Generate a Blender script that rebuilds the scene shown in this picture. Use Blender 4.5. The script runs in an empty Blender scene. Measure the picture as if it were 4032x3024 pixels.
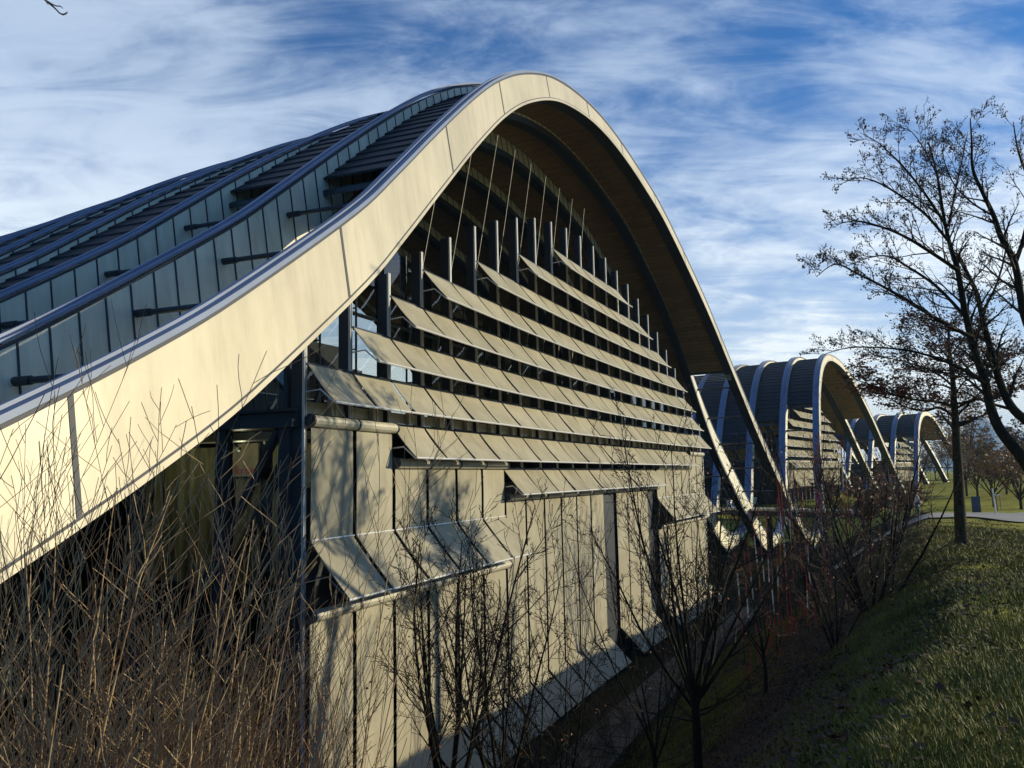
import bpy, math, random
from mathutils import Vector, Matrix, Quaternion
R=random.Random(7)
HAZE=True
sc=bpy.context.scene
col=sc.collection
# ------------------------------------------------------------------ camera (eye at the origin)
FPX=3261.0
PITCH=math.radians(6.51997); ROLL=math.radians(-1.23568)
F=Vector((0,math.cos(PITCH),math.sin(PITCH))); U0=Vector((0,-math.sin(PITCH),math.cos(PITCH))); R0=Vector((1,0,0))
CR=R0*math.cos(ROLL)+U0*math.sin(ROLL); CU=-R0*math.sin(ROLL)+U0*math.cos(ROLL)
cam=bpy.data.cameras.new('camera'); co=bpy.data.objects.new('camera',cam); col.objects.link(co)
m=Matrix.Identity(4)
for i in range(3):
    m[i][0]=CR[i]; m[i][1]=CU[i]; m[i][2]=-F[i]
co.matrix_world=m
cam.sensor_width=36; cam.lens=FPX/4032*36; cam.clip_start=.05; cam.clip_end=60000
sc.camera=co
def at(x,y,Y):
    "point on the line of sight of photo pixel x,y at ground distance Y"
    d=F+CR*((x-2016)/FPX)-CU*((y-1512)/FPX)
    return d*(Y/d.y)
# ------------------------------------------------------------------ plan of the long curved facade
PX,PY,TH,K=-4.48255,17.77058,.373321,.00236209
def L(s,o,z):
    "s metres along the facade, o metres out of it, z height"
    a=TH+K*s
    return Vector((PX+(-math.cos(a)+math.cos(TH))/K+o*math.cos(a), PY+(math.sin(a)-math.sin(TH))/K-o*math.sin(a), z))
CX,CY=PX+math.cos(TH)/K,PY-math.sin(TH)/K
def SO(x,y):
    dx,dy=x-CX,y-CY
    return (math.atan2(dy,-dx)-TH)/K, 1/K-math.hypot(dx,dy)
def interp(x,xs,ys):
    if x<=xs[0]: return ys[0]
    if x>=xs[-1]: return ys[-1]
    for i in range(len(xs)-1):
        if x<=xs[i+1]:
            t=(x-xs[i])/(xs[i+1]-xs[i]); return ys[i]+(ys[i+1]-ys[i])*t
def spline(P,n=6):
    out=[]
    for i in range(len(P)-1):
        p0=P[max(i-1,0)];p1=P[i];p2=P[i+1];p3=P[min(i+2,len(P)-1)]
        for j in range(n):
            t=j/n
            out.append(tuple(.5*((2*b)+(-a+c)*t+(2*a-5*b+4*c-d)*t*t+(-a+3*b-3*c+d)*t**3) for a,b,c,d in zip(p0,p1,p2,p3)))
    out.append(tuple(P[-1])); return out
def sm(a,b,x):
    t=min(1,max(0,(x-a)/(b-a))); return t*t*(3-2*t)   # also falls when b<a
# ------------------------------------------------------------------ materials
def mat(name,base,rough=.6,metal=0,noise=None,bump=None,spec=.5,scale=None,coat=0):
    m=bpy.data.materials.new(name); m.use_nodes=True; nt=m.node_tree; b=nt.nodes['Principled BSDF']
    b.inputs['Base Color'].default_value=(*base,1); b.inputs['Roughness'].default_value=rough
    b.inputs['Metallic'].default_value=metal; b.inputs['Specular IOR Level'].default_value=spec
    tc=nt.nodes.new('ShaderNodeTexCoord')
    if noise:
        c2,sca,lo,hi=noise
        mp=nt.nodes.new('ShaderNodeMapping'); nt.links.new(tc.outputs['Object'],mp.inputs[0])
        if scale: mp.inputs['Scale'].default_value=scale
        n=nt.nodes.new('ShaderNodeTexNoise'); n.inputs['Scale'].default_value=sca; n.inputs['Detail'].default_value=8; n.inputs['Roughness'].default_value=.6
        nt.links.new(mp.outputs[0],n.inputs['Vector'])
        cr=nt.nodes.new('ShaderNodeValToRGB'); cr.color_ramp.elements[0].position=lo; cr.color_ramp.elements[1].position=hi
        cr.color_ramp.elements[0].color=(*base,1); cr.color_ramp.elements[1].color=(*c2,1)
        nt.links.new(n.outputs[0],cr.inputs[0]); nt.links.new(cr.outputs[0],b.inputs['Base Color'])
    if bump:
        sca,st,dist=bump
        n=nt.nodes.new('ShaderNodeTexNoise'); n.inputs['Scale'].default_value=sca; n.inputs['Detail'].default_value=8
        nt.links.new(tc.outputs['Object'],n.inputs['Vector'])
        bp=nt.nodes.new('ShaderNodeBump'); bp.inputs['Strength'].default_value=st; bp.inputs['Distance'].default_value=dist
        nt.links.new(n.outputs[0],bp.inputs['Height']); nt.links.new(bp.outputs[0],b.inputs['Normal'])
    return m
M={}
M['fascia']=mat('fascia_metal',(.51,.45,.315),.46,.15,((.38,.33,.225),.5,.36,.74),None,.5,(1,1,.22))
M['rib']=mat('rib_metal',(.80,.75,.57),.5,.05,((.64,.60,.45),.6,.35,.7),None,.4)
M['rim']=mat('rim_metal',(.15,.20,.31),.5,.0,((.11,.15,.24),1.2,.35,.7))
M['seam']=mat('seam_dark',(.022,.026,.036),.6)
M['roof']=mat('roof_dark',(.008,.012,.017),.6,0,((.014,.019,.026),2.2,.4,.65),None,.22)
M['steel']=mat('dark_steel',(.020,.026,.034),.5,0,((.032,.037,.042),3,.4,.7))
M['alu']=mat('bright_aluminium',(.72,.70,.64),.35,.3)
M['pipe']=mat('casing_paint',(.52,.48,.37),.4,.1,((.44,.40,.30),3,.4,.7))
M['fabric']=mat('screen_fabric',(.42,.38,.275),.85,0,((.30,.268,.185),.8,.38,.75),(260,.15,.002),.15)
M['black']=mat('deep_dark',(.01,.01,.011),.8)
M['floor']=mat('interior_floor',(.04,.038,.035),.7)
M['white']=mat('white_paint',(.78,.76,.7),.5)
M['bark']=mat('bark',(.03,.026,.016),.9,0,((.07,.06,.035),9,.4,.7),(30,.8,.02),.1)
M['barkdark']=mat('bark_dark',(.016,.014,.010),.9,0,((.032,.03,.018),9,.4,.7),(30,.8,.02),.1)
M['twig']=mat('twig_tan',(.48,.35,.18),.75,0,((.15,.08,.042),5,.35,.65),None,.25)
M['twigdark']=mat('twig_dark',(.045,.034,.022),.8,0,((.025,.019,.014),4,.4,.6),None,.2)
M['twigmid']=mat('twig_brown',(.16,.11,.07),.8,0,((.09,.06,.04),4,.4,.6),None,.2)
M['leafred']=mat('leaf_red',(.17,.045,.022),.7,0,((.16,.07,.03),3,.4,.6))
M['cone']=mat('seed_cone',(.035,.018,.013),.8)
M['orange']=mat('leaf_orange',(.42,.24,.08),.7,0,((.24,.14,.05),.9,.35,.65))
M['grass']=mat('grass_blade',(.07,.085,.007),.65,0,((.27,.235,.03),.8,.35,.7))
M['ground']=mat('grass_ground_shaded',(.011,.012,.004),.95,0,((.028,.026,.008),.9,.35,.7),(9,1,.12),.05)  # grass of the bank, its shade put into the colour
M['lawn']=mat('lawn',(.34,.32,.05),.95,0,((.17,.16,.03),.5,.35,.7),(6,1,.1),.05)  # pale winter grass with the sunlight put into the colour
M['litter']=mat('leaf_litter',(.085,.03,.013),.85,0,((.03,.013,.007),2,.35,.65))
M['slab']=mat('paving_slab',(.06,.057,.048),.85,0,((.035,.033,.028),2,.35,.7))
M['path']=mat('path_asphalt',(.30,.28,.25),.9,0,((.24,.225,.2),.7,.35,.7),(25,.3,.01))
M['stone']=mat('mountain_rock',(.16,.17,.17),.95,0,((.26,.26,.26),.0012,.4,.6))
M['yellow']=mat('curtain_ochre',(.46,.44,.24),.8,0,((.16,.15,.08),1.2,.35,.6),None,.3,(3,3,.3))
M['red']=mat('red_paint',(.45,.02,.02),.5)
M['polered']=mat('pole_red',(.42,.03,.035),.45)
M['poleora']=mat('pole_orange',(.55,.18,.04),.45)
M['jeans']=mat('denim',(.03,.09,.13),.8)
M['skin']=mat('skin',(.45,.26,.18),.6)
M['hair']=mat('hair_brown',(.10,.045,.02),.7)
M['coat']=mat('coat_cream',(.65,.6,.48),.8)
M['signblue']=mat('sign_blue',(.035,.05,.09),.4)
M['wood']=mat('stake_wood',(.30,.22,.13),.8)
def weather(m,streak=.75,blotch=.82,per=0):
    "rain streaks, broad stains and, for separate panels, a little difference from one to the next"
    nt=m.node_tree; b=nt.nodes['Principled BSDF']; src=b.inputs['Base Color'].links[0].from_socket; tc=nt.nodes.new('ShaderNodeTexCoord')
    for sc_,noise,lo,hi,amt in (((3.2,3.2,.16),1.3,.44,.72,streak),((.35,.35,.5),1.0,.42,.66,blotch),((7,7,5),2.0,.62,.80,.86)):
        mp=nt.nodes.new('ShaderNodeMapping'); mp.inputs['Scale'].default_value=sc_; nt.links.new(tc.outputs['Object'],mp.inputs[0])
        n=nt.nodes.new('ShaderNodeTexNoise'); n.inputs['Scale'].default_value=noise; n.inputs['Detail'].default_value=7; n.inputs['Roughness'].default_value=.6; nt.links.new(mp.outputs[0],n.inputs['Vector'])
        mr=nt.nodes.new('ShaderNodeMapRange'); mr.inputs[1].default_value=lo; mr.inputs[2].default_value=hi; mr.inputs[3].default_value=1; mr.inputs[4].default_value=amt; nt.links.new(n.outputs[0],mr.inputs[0])
        mx=nt.nodes.new('ShaderNodeMix'); mx.data_type='RGBA'; mx.blend_type='MULTIPLY'; mx.inputs[0].default_value=1; nt.links.new(src,mx.inputs[6]); nt.links.new(mr.outputs[0],mx.inputs[7]); src=mx.outputs[2]
    if per:
        oi=nt.nodes.new('ShaderNodeObjectInfo'); mr=nt.nodes.new('ShaderNodeMapRange'); mr.inputs[3].default_value=1-per; mr.inputs[4].default_value=1+per*.6; nt.links.new(oi.outputs['Random'],mr.inputs[0])
        mx=nt.nodes.new('ShaderNodeMix'); mx.data_type='RGBA'; mx.blend_type='MULTIPLY'; mx.inputs[0].default_value=1; nt.links.new(src,mx.inputs[6]); nt.links.new(mr.outputs[0],mx.inputs[7]); src=mx.outputs[2]
    nt.links.new(src,b.inputs['Base Color'])
weather(M['fascia'],.84,.86); weather(M['fabric'],.86,.88,.09); weather(M['rib'],.8,.85)
# wooden ceiling: boards across the vault, UV.x runs along the arch in metres
def wood_ceiling():
    m=mat('ceiling_boards',(.2,.12,.045),.6); nt=m.node_tree; b=nt.nodes['Principled BSDF']
    uv=nt.nodes.new('ShaderNodeUVMap'); br=nt.nodes.new('ShaderNodeTexBrick')
    br.inputs['Color1'].default_value=(.30,.18,.065,1); br.inputs['Color2'].default_value=(.20,.115,.04,1); br.inputs['Mortar'].default_value=(.03,.018,.01,1)
    br.inputs['Scale'].default_value=1; br.inputs['Brick Width'].default_value=1.7; br.inputs['Row Height'].default_value=.32; br.inputs['Mortar Size'].default_value=.012
    mp=nt.nodes.new('ShaderNodeMapping'); mp.inputs['Rotation'].default_value=(0,0,math.pi/2)
    nt.links.new(uv.outputs[0],mp.inputs[0]); nt.links.new(mp.outputs[0],br.inputs['Vector']); nt.links.new(br.outputs[0],b.inputs['Base Color'])
    return m
M['ceil']=wood_ceiling()
def glass():
    m=bpy.data.materials.new('tinted_glass'); m.use_nodes=True; nt=m.node_tree; nt.nodes.remove(nt.nodes['Principled BSDF'])
    out=nt.nodes['Material Output']; t=nt.nodes.new('ShaderNodeBsdfTransparent'); t.inputs[0].default_value=(.62,.68,.66,1)
    g=nt.nodes.new('ShaderNodeBsdfGlossy'); g.inputs['Roughness'].default_value=.01; g.inputs[0].default_value=(.9,.95,1,1)
    fr=nt.nodes.new('ShaderNodeFresnel'); fr.inputs[0].default_value=1.7; mx=nt.nodes.new('ShaderNodeMixShader')
    nt.links.new(fr.outputs[0],mx.inputs[0]); nt.links.new(t.outputs[0],mx.inputs[1]); nt.links.new(g.outputs[0],mx.inputs[2]); nt.links.new(mx.outputs[0],out.inputs[0])
    return m
M['glass']=glass()
# ------------------------------------------------------------------ mesh builder
class MB:
    def __init__(s): s.v=[]; s.f=[]; s.m=[]; s.uv=None
    def quad(s,a,b,c,d,mi=0):
        n=len(s.v); s.v+=[tuple(a),tuple(b),tuple(c),tuple(d)]; s.f.append((n,n+1,n+2,n+3)); s.m.append(mi)
    def box8(s,p,mi=0):
        "p: bottom 0-3, top 4-7"
        n=len(s.v); s.v+=[tuple(q) for q in p]
        for f in ((3,2,1,0),(4,5,6,7),(0,1,5,4),(1,2,6,5),(2,3,7,6),(3,0,4,7)): s.f.append(tuple(n+i for i in f)); s.m.append(mi)
    def box(s,c,sx,sy,sz,mi=0,ax=Vector((1,0,0)),ay=Vector((0,1,0)),az=Vector((0,0,1))):
        c=Vector(c); X,Y,Z=ax*sx/2,ay*sy/2,az*sz/2
        s.box8([c-X-Y-Z,c+X-Y-Z,c+X+Y-Z,c-X+Y-Z,c-X-Y+Z,c+X-Y+Z,c+X+Y+Z,c-X+Y+Z],mi)
    def sbox(s,s0,s1,o0,o1,z0,z1,mi=0):
        "box in facade coordinates"
        s.box8([L(s0,o1,z0),L(s1,o1,z0),L(s1,o0,z0),L(s0,o0,z0),L(s0,o1,z1),L(s1,o1,z1),L(s1,o0,z1),L(s0,o0,z1)],mi)
    def sweep(s,rings,mi=0,closed=True,cap=True,uvs=None):
        n=len(s.v); k=len(rings[0])
        for r in rings: s.v+=[tuple(p) for p in r]
        for i in range(len(rings)-1):
            for j in range(k if closed else k-1):
                a=n+i*k+j; b=n+i*k+(j+1)%k
                s.f.append((a,b,b+k,a+k)); s.m.append(mi if isinstance(mi,int) else mi[j])
        if cap and closed:
            s.f.append(tuple(range(n+k-1,n-1,-1))); s.m.append(mi if isinstance(mi,int) else mi[0])
            e=n+(len(rings)-1)*k; s.f.append(tuple(range(e,e+k))); s.m.append(mi if isinstance(mi,int) else mi[0])
    def tube(s,pts,rad,sides=6,mi=0,cap=False):
        pts=[Vector(p) for p in pts]; n=len(pts)
        d=(pts[-1]-pts[0]).normalized() if (pts[-1]-pts[0]).length>1e-9 else Vector((0,0,1))
        ref=Vector((0,0,1)) if abs(d.z)<.8 else Vector((1,0,0))
        rings=[]
        for i in range(n):
            t=(pts[min(i+1,n-1)]-pts[max(i-1,0)]); t.normalize()
            u=t.cross(ref); u.normalize(); w=u.cross(t)
            r=rad[i] if isinstance(rad,(list,tuple)) else rad
            rings.append([pts[i]+(u*math.cos(2*math.pi*j/sides)+w*math.sin(2*math.pi*j/sides))*r for j in range(sides)])
        s.sweep(rings,mi,True,cap)
    def build(s,name,mats,parent=None,smooth=False,uv=None):
        me=bpy.data.meshes.new(name); me.from_pydata(s.v,[],s.f)
        if not isinstance(mats,(list,tuple)): mats=[mats]
        for m_ in mats: me.materials.append(m_)
        if len(mats)>1: me.polygons.foreach_set('material_index',s.m)
        if smooth: me.polygons.foreach_set('use_smooth',[True]*len(s.f))
        if uv is not None:
            ul=me.uv_layers.new(name='UVMap'); buf=[]
            for f in s.f:
                for i in f: buf+=list(uv[i])
            ul.data.foreach_set('uv',buf)
        me.update()
        o=bpy.data.objects.new(name,me); col.objects.link(o)
        if parent: o.parent=parent
        return o
def empty(name,loc,label,cat,group=None):
    o=bpy.data.objects.new(name,None); col.objects.link(o); o.location=loc; o['label']=label; o['category']=cat
    if group: o['group']=group
    return o
class Thing:
    "an Empty at world location with parts whose vertices are given in world space"
    def __init__(s,name,loc,label,cat,group=None):
        s.o=empty(name,loc,label,cat,group); s.loc=Vector(loc)
    def part(s,mb,name,mats,parent=None,smooth=False,uv=None,label=None):
        if parent is None:
            lx,ly,lz=s.loc
            mb.v=[(a-lx,b-ly,c-lz) for a,b,c in mb.v]
            o=mb.build(name,mats,s.o,smooth,uv)
        else:
            lx,ly,lz=s.loc
            mb.v=[(a-lx,b-ly,c-lz) for a,b,c in mb.v]
            o=mb.build(name,mats,parent,smooth,uv)
        if label: o['label']=label
        return o
def tag(o,label=None,cat=None,group=None,kind=None):
    if label:o['label']=label
    if cat:o['category']=cat
    if group:o['group']=group
    if kind:o['kind']=kind
    return o
# ------------------------------------------------------------------ terrain
def terr(x,y):
    s,o=SO(x,y)
    if s<-60 or s>400: o=20+abs(o)*.2
    of=4.3
    orr=interp(s,[-25,-15,-3,6,45],[9.0,9.5,12.0,12.9,13.4])
    zr=interp(s,[-30,-15,-4,10,30,50,100],[-1.5,-1.62,-1.95,-2.3,-2.6,-3.0,-3.1])
    zf=interp(s,[-40,-10,20,40,52,62,76],[-6.8,-8.0,-8.2,-8.2,-7.7,-6.7,-3.15])
    if s>76: zf=-3.15
    u=(o-of)/(orr-of)
    if u<=0:
        z=zf
        if s>44 and o<-3: z=zf+(-3.1-zf)*sm(-3,-11,o)*sm(44,50,s)
    elif u>=1: z=zr
    else:
        w=.5*u+.5*sm(0,1,u); z=zf+(zr-zf)*w
    if u>0.95: z+= -.12*sm(.95,1.6,u)
    # rolling lawn on the far right
    z+=1.6*sm(70,110,math.hypot(x,y))*sm(25,45,x-.35*y+10)
    z+=.07*math.sin(x*.7+1.3*math.sin(y*.31))*math.cos(y*.53+x*.2)*(1 if 0<u else .0)
    return z
def build_terrain():
    xs=[];x=-60
    def axis(pts):
        out=[]
        for a,b,st in pts:
            n=max(1,int(round((b-a)/st)))
            out+=[a+(b-a)*i/n for i in range(n)]
        out.append(pts[-1][1]); return out
    xs=axis([(-4700,-400,1075),(-400,-60,34),(-60,-14,4),(-14,14,.45),(14,45,1.0),(45,110,3.5),(110,400,29),(400,4700,1075)])
    ys=axis([(-4700,-300,1100),(-300,-30,30),(-30,-4,2.6),(-4,26,.5),(26,60,.9),(60,150,3),(150,400,25),(400,4700,1075)])
    mb=MB(); nx=len(xs)
    for y in ys:
        for x in xs:
            d=math.hypot(x,y); z=terr(x,y) if d<400 else -3.2
            if d<160: z+=R.uniform(-.025,.025)
            mb.v.append((x,y,z))
    for j in range(len(ys)-1):
        for i in range(nx-1):
            a=j*nx+i; mb.f.append((a,a+1,a+nx+1,a+nx))
            cx_,cy_=(xs[i]+xs[i+1])/2,(ys[j]+ys[j+1])/2
            s,o=SO(cx_,cy_)
            mb.m.append(1 if ((s>-14 and o>interp(s,[-15,-3,6,45],[11.4,12.3,12.4,12.8])+.4*math.sin(cx_*1.3+cy_*.7)) or s>64) else 0)  # sunlit grass tone from the ridge outwards, shaded tone on the slope
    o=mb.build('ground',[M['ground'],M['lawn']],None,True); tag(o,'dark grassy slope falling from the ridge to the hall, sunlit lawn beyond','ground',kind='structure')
build_terrain()
def drape(poly_pts,name,m,dz,label,nu=24,nv=6):
    "strip between two polylines a,b draped on the ground"
    A,B=poly_pts; mb=MB(); rows=[]
    def samp(P,t):
        f=t*(len(P)-1); i=min(int(f),len(P)-2); return Vector(P[i]).lerp(Vector(P[i+1]),f-i)
    for i in range(nu+1):
        a,b=samp(A,i/nu),samp(B,i/nu)
        for j in range(nv+1):
            p=a.lerp(b,j/nv); mb.v.append((p.x,p.y,terr(p.x,p.y)+dz))
    for i in range(nu):
        for j in range(nv):
            a=i*(nv+1)+j; mb.f.append((a,a+1,a+nv+2,a+nv+1)); mb.m.append(0)
    o=mb.build(name,m,None,True); tag(o,label,name,kind='structure'); return o
drape(([(19,50.5),(23.5,49.7),(26.6,49.2),(26.4,44),(27,39.5),(33,34),(60,28)],[(22,58.5),(27,57.3),(31,57),(33,57),(36,59),(40,64),(80,90)]),'path',M['path'],.09,'pale asphalt footpath crossing the lawn behind the trees',60,10)
# paving along the foot of the hall
mb=MB()
for i in range(46):
    s0=-8+i*1.02; z=-8.03
    z=terr(*L(s0+.5,3.4,0).xy)+.05
    mb.sbox(s0+.03,s0+.97,2.5,3.25,z-.1,z+.03); mb.sbox(s0+.03,s0+.97,3.28,4.05,z-.1,z+.028)
o=mb.build('paving',M['slab']); tag(o,'narrow dark row of paving slabs along the foot of the near hall','paving',kind='structure')
# ------------------------------------------------------------------ wave halls
D=3.4      # spacing of the arches
BWS={'near':.34,'mid':.6,'far':.6}
QS=[1,1.008,1.004,.993,.977,.955,.935,.92,.905,.89]
QF=[1,1,.995,.985,.96,.939,.919,.90,.885,.87]
GS=[0,1.1,2.1,2.8,3.5,4.1,4.6,5,5.4,5.8]
CS=[0,.15,.6,.74,.65,.6,.6,.6,.6,.6]
class Hall:
    def __init__(h,name,prof,thick,nrib,label,roofmin,zr0=-6):
        pass
        h.BW=BWS[name]
        h.P=spline(prof,5); h.th=thick; h.n=nrib
        base=L((prof[0][0]+prof[-1][0])/2,0,-8 if name=='near' else -3)
        h.T=Thing('museum_hall',base,label,'building','wave roofed museum halls'); h.roofmin=roofmin; h.name=name; h.roofleft=[8.3,8.0,5.0,2.2,-.5,-3,-4,-4] if name=='near' else roofmin
        # arc length and normals
        h.u=[0]
        for a,b in zip(h.P,h.P[1:]): h.u.append(h.u[-1]+math.hypot(b[0]-a[0],b[1]-a[1]))
        h.N=[]
        for i in range(len(h.P)):
            a=h.P[max(i-1,0)]; b=h.P[min(i+1,len(h.P)-1)]; h.N.append((0,-1))
    def pt(h,k,i,depth,inw):
        s,z=h.P[i]; n=h.N[i]; s2=s+n[0]*depth; z2=z+n[1]*depth
        near=h.name=='near'; z3=(z2+6)*(QS if near else QF)[k]-6-(CS[k]*sm(8,16,z) if near else 0)
        kk=min(k+1,9); gg=0
        if near:
            # the bays narrow towards the crown; inw is measured in the bay width at that height
            g0,g1=GS[k]*sm(2,17,z),GS[kk]*sm(2,17,z); gg=g0
            if inw>h.BW+.4: gg=g0+(g1-g0)*(inw/D)
        return L(s2,3.6-.15*(z2+6)-D*k-inw+gg,z3)
    def ptu(h,k,u,depth,inw):
        u=min(max(u,0),h.u[-1]-1e-6)
        import bisect
        i=min(bisect.bisect_right(h.u,u)-1,len(h.u)-2); t=(u-h.u[i])/(h.u[i+1]-h.u[i])
        return h.pt(k,i,depth,inw).lerp(h.pt(k,i+1,depth,inw),t)
    def thk(h,i): return h.th(h.P[i][0])
    def rib(h,k,seamstep=None):
        rng=range(len(h.P)); front=(k==0); ex=.30 if (k and h.name=='near') else .012
        mb=MB(); rings=[]
        for i in rng:
            t=h.thk(i)*(1 if front or h.name!='near' else 1+.75*sm(10,1,h.P[i][1]))
            rings.append([h.pt(k,i,.16,0),h.pt(k,i,t-(.125 if front else .0),0),h.pt(k,i,t,.012 if front else .0),h.pt(k,i,t+ex,.03),h.pt(k,i,t+ex,h.BW+.24),h.pt(k,i,t-.08,h.BW+.22),h.pt(k,i,.16,h.BW)])
        mb.sweep(rings,[0,0,1,1,1,0,0])
        nm='front_arch' if front else 'arch_rib'
        if k and seamstep: h.seams(mb,k,seamstep)
        if front and h.name=='near': h.seams(mb,k,.45,lambda P:P[0]>44 and P[1]<9,.16,.003)
        body=h.T.part(mb,nm,[M['fascia'] if front else M['rib'],M['steel'],M['seam']],None,False)
        # coping: metal cap with lip and standing ridge
        mb=MB(); rings=[]; rr=[]
        for i in rng:
            rings.append([h.pt(k,i,.09 if k==0 else .055,-.03),h.pt(k,i,0,-.03),h.pt(k,i,0,h.BW+.03),h.pt(k,i,.13,h.BW+.03)])
            rr.append([h.pt(k,i,-.05,h.BW*.42),h.pt(k,i,-.05,h.BW*.42+.07),h.pt(k,i,.01,h.BW*.42+.07),h.pt(k,i,.01,h.BW*.42)])
        mb.sweep(rings); mb.sweep(rr)
        h.T.part(mb,'coping',M['rim'],body)
        mb=MB(); rings=[[h.pt(k,i,.10,-.008),h.pt(k,i,.10,-.002),h.pt(k,i,.155,.01),h.pt(k,i,.155,-.008)] for i in rng]
        mb.sweep(rings); h.T.part(mb,'shadow_gap',M['seam'],body)
        if front:
            mb=MB(); r1=[];r2=[]
            for i in rng:
                t=h.thk(i)
                r1.append([h.pt(k,i,t-.09,-.012),h.pt(k,i,t+.004,-.012),h.pt(k,i,t+.004,.025),h.pt(k,i,t-.09,.02)])
                r2.append([h.pt(k,i,t-.125,-.003),h.pt(k,i,t-.09,-.003),h.pt(k,i,t-.09,.03),h.pt(k,i,t-.13,.03)])
            mb.sweep(r1); h.T.part(mb,'bottom_lip',M['fascia'],body)
            mb=MB(); mb.sweep(r2); h.T.part(mb,'shadow_gap',M['seam'],body)
        return body
    def joints(h,body,us,k=0,w=.045,wide=.0,m='seam',name='panel_joint'):
        for u in us:
            import bisect
            i=min(bisect.bisect_right(h.u,u)-1,len(h.u)-2); t=h.thk(i)-.13
            mb=MB(); a=[];b=[]
            for dd in (.16,t):
                a.append([h.ptu(k,u-w,dd,-.008),h.ptu(k,u+w,dd,-.008),h.ptu(k,u+w,dd,.01),h.ptu(k,u-w,dd,.01)])
            mb.sweep(a); h.T.part(mb,name,M[m],body)
    def seams(h,mb,k,step,pos=None,d0=.16,w=.018):
        "standing seams on the visible side of a rib"
        import bisect
        u=step*.5
        while u<h.u[-1]:
            i=min(bisect.bisect_right(h.u,u)-1,len(h.u)-2); t=h.thk(i)*(1 if k==0 or h.name!='near' else 1+.75*sm(10,1,h.P[i][1]))-.01-(.13 if k==0 else 0)
            if pos is None or pos(h.P[i]):
                w_=w if not (h.P[i][0]>40 and h.P[i][1]<9) else .008
                pr=-.02 if w_==w and w>.01 and h.name=='near' else -.002
                a=[[h.ptu(k,u-w_,dd,pr),h.ptu(k,u+w_,dd,pr),h.ptu(k,u+w_,dd,.004),h.ptu(k,u-w_,dd,.004)] for dd in (d0,t)]
                mb.sweep(a,2 if w_==w and w>.01 else 0)
            u+=step
    def bay(h,k):
        "roof and ceiling between rib k and k+1"
        kk=min(k,len(h.roofmin)-1); zl,zr=h.roofleft[kk],h.roofmin[kk]; mid=max(range(len(h.P)),key=lambda i:h.P[i][1])
        idx=[i for i in range(len(h.P)) if h.P[i][1]>(zl if i<mid else zr)]
        if not idx: return
        i0,i1=idx[0],idx[-1]; u0,u1=h.u[i0],h.u[i1]
        n=int((u1-u0)/.68); mb=MB()
        for j in range(n):
            a,b=u0+(u1-u0)*j/n,u0+(u1-u0)*(j+1)/n
            rise=h.ptu(k,b,0,0).z>h.ptu(k,a,0,0).z
            import bisect
            tt=h.thk(min(bisect.bisect_right(h.u,(a+b)/2)-1,len(h.u)-2)); q=min(.40,tt-.40); da,db=(q+.05,q) if not rise else (q,q+.05)
            r=[[h.ptu(k,a,da,h.BW),h.ptu(k,a,da,D-.0),h.ptu(k,a,da+.06,D),h.ptu(k,a,da+.06,h.BW)],
               [h.ptu(k,b,db,h.BW),h.ptu(k,b,db,D),h.ptu(k,b,db+.06,D),h.ptu(k,b,db+.06,h.BW)]]
            mb.sweep(r)
        h.T.part(mb,'roof_sheet',M['roof'])
        idx=[i for i in range(len(h.P)) if h.P[i][1]>zr]; e0,e1=i0,i1; i0,i1=idx[0],idx[-1]
        mb=MB(); uv=[]; rings=[]
        for i in range(i0,i1+1):
            t=h.thk(i); inn=[h.BW,(h.BW+D)/2,D]
            rings.append([h.pt(k,i,t-.13,w) for w in inn]); uv+=[(h.u[i],w) for w in inn]
        mb.sweep(rings,0,False); h.T.part(mb,'timber_ceiling',M['ceil'],None,False,uv)
        # edge beams closing the bay
        for i in (e0,e1):
            t=h.thk(i); mb=MB()
            a=[[h.pt(k,i,.72,w),h.ptu(k,h.u[i]-.12,.72,w),h.ptu(k,h.u[i]-.12,.86,w),h.pt(k,i,.86,w)] for w in (h.BW,D)]
            mb.sweep(a); h.T.part(mb,'edge_beam',M['steel'])
    def strut(h,k,u,depth,r=.07):
        mb=MB(); a,b=h.ptu(k,u,depth,h.BW),h.ptu(k,u,depth,D)
        b2=b.copy(); mb.tube([a,b2],r,8); v=(a-b).normalized()
        mb.tube([b2,b2+v*.35],r*1.35,8,0,True)
        h.T.part(mb,'strut_tube',M['steel'])
# profiles (s,z) of the arch crowns
P1=[(-34,-6.0),(-28,-5.6),(-22,-4.6),(-17,-2.9),(-14,-1.6),(-11.5,-.4),(-9,.77),(-6.9,1.83),(-4.85,3.0),(-.95,5.5),(1.2,7.1),(3.9,9.2),(7.07,11.6),(9.6,13.35),(12.3,14.9),(15.4,16.3),(18.1,17.13),(21.2,17.7),(24.2,17.88),(27.2,17.65),(30.4,17.05),(33.44,16.2),(37.2,14.25),(41.1,11.7),(44.9,8.3),(49.4,4.0),(51.8,2.0),(55.3,-.97),(57.9,-3.1),(59.8,-4.5),(61.8,-5.25),(63.6,-5.4)]
P2=[(63.6,-5.4),(66.2,-5.2),(68.6,-4.3),(71,-1.9),(73.6,1.2),(76.2,4.2),(79,7.2),(82,10),(85.2,12.2),(88,13.4),(90.7,13.95),(93.5,13.95),(96,13.7),(98.7,13.0),(101.6,11.7),(104.4,9.8),(107.2,7.5),(109.4,5.2),(112,2.3),(114.5,-.4),(116.6,-2.5),(119,-3.3),(121,-3.5)]
P3=[(121,-3.5),(123.5,-3.2),(126,-1.2),(129,1.8),(132,5.0),(135,7.6),(138.3,9.3),(141.5,9.75),(144,9.4),(146,8.7),(149,6.5),(153,3.3),(156,.2),(158.5,-2.4),(161,-3.6)]
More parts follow.
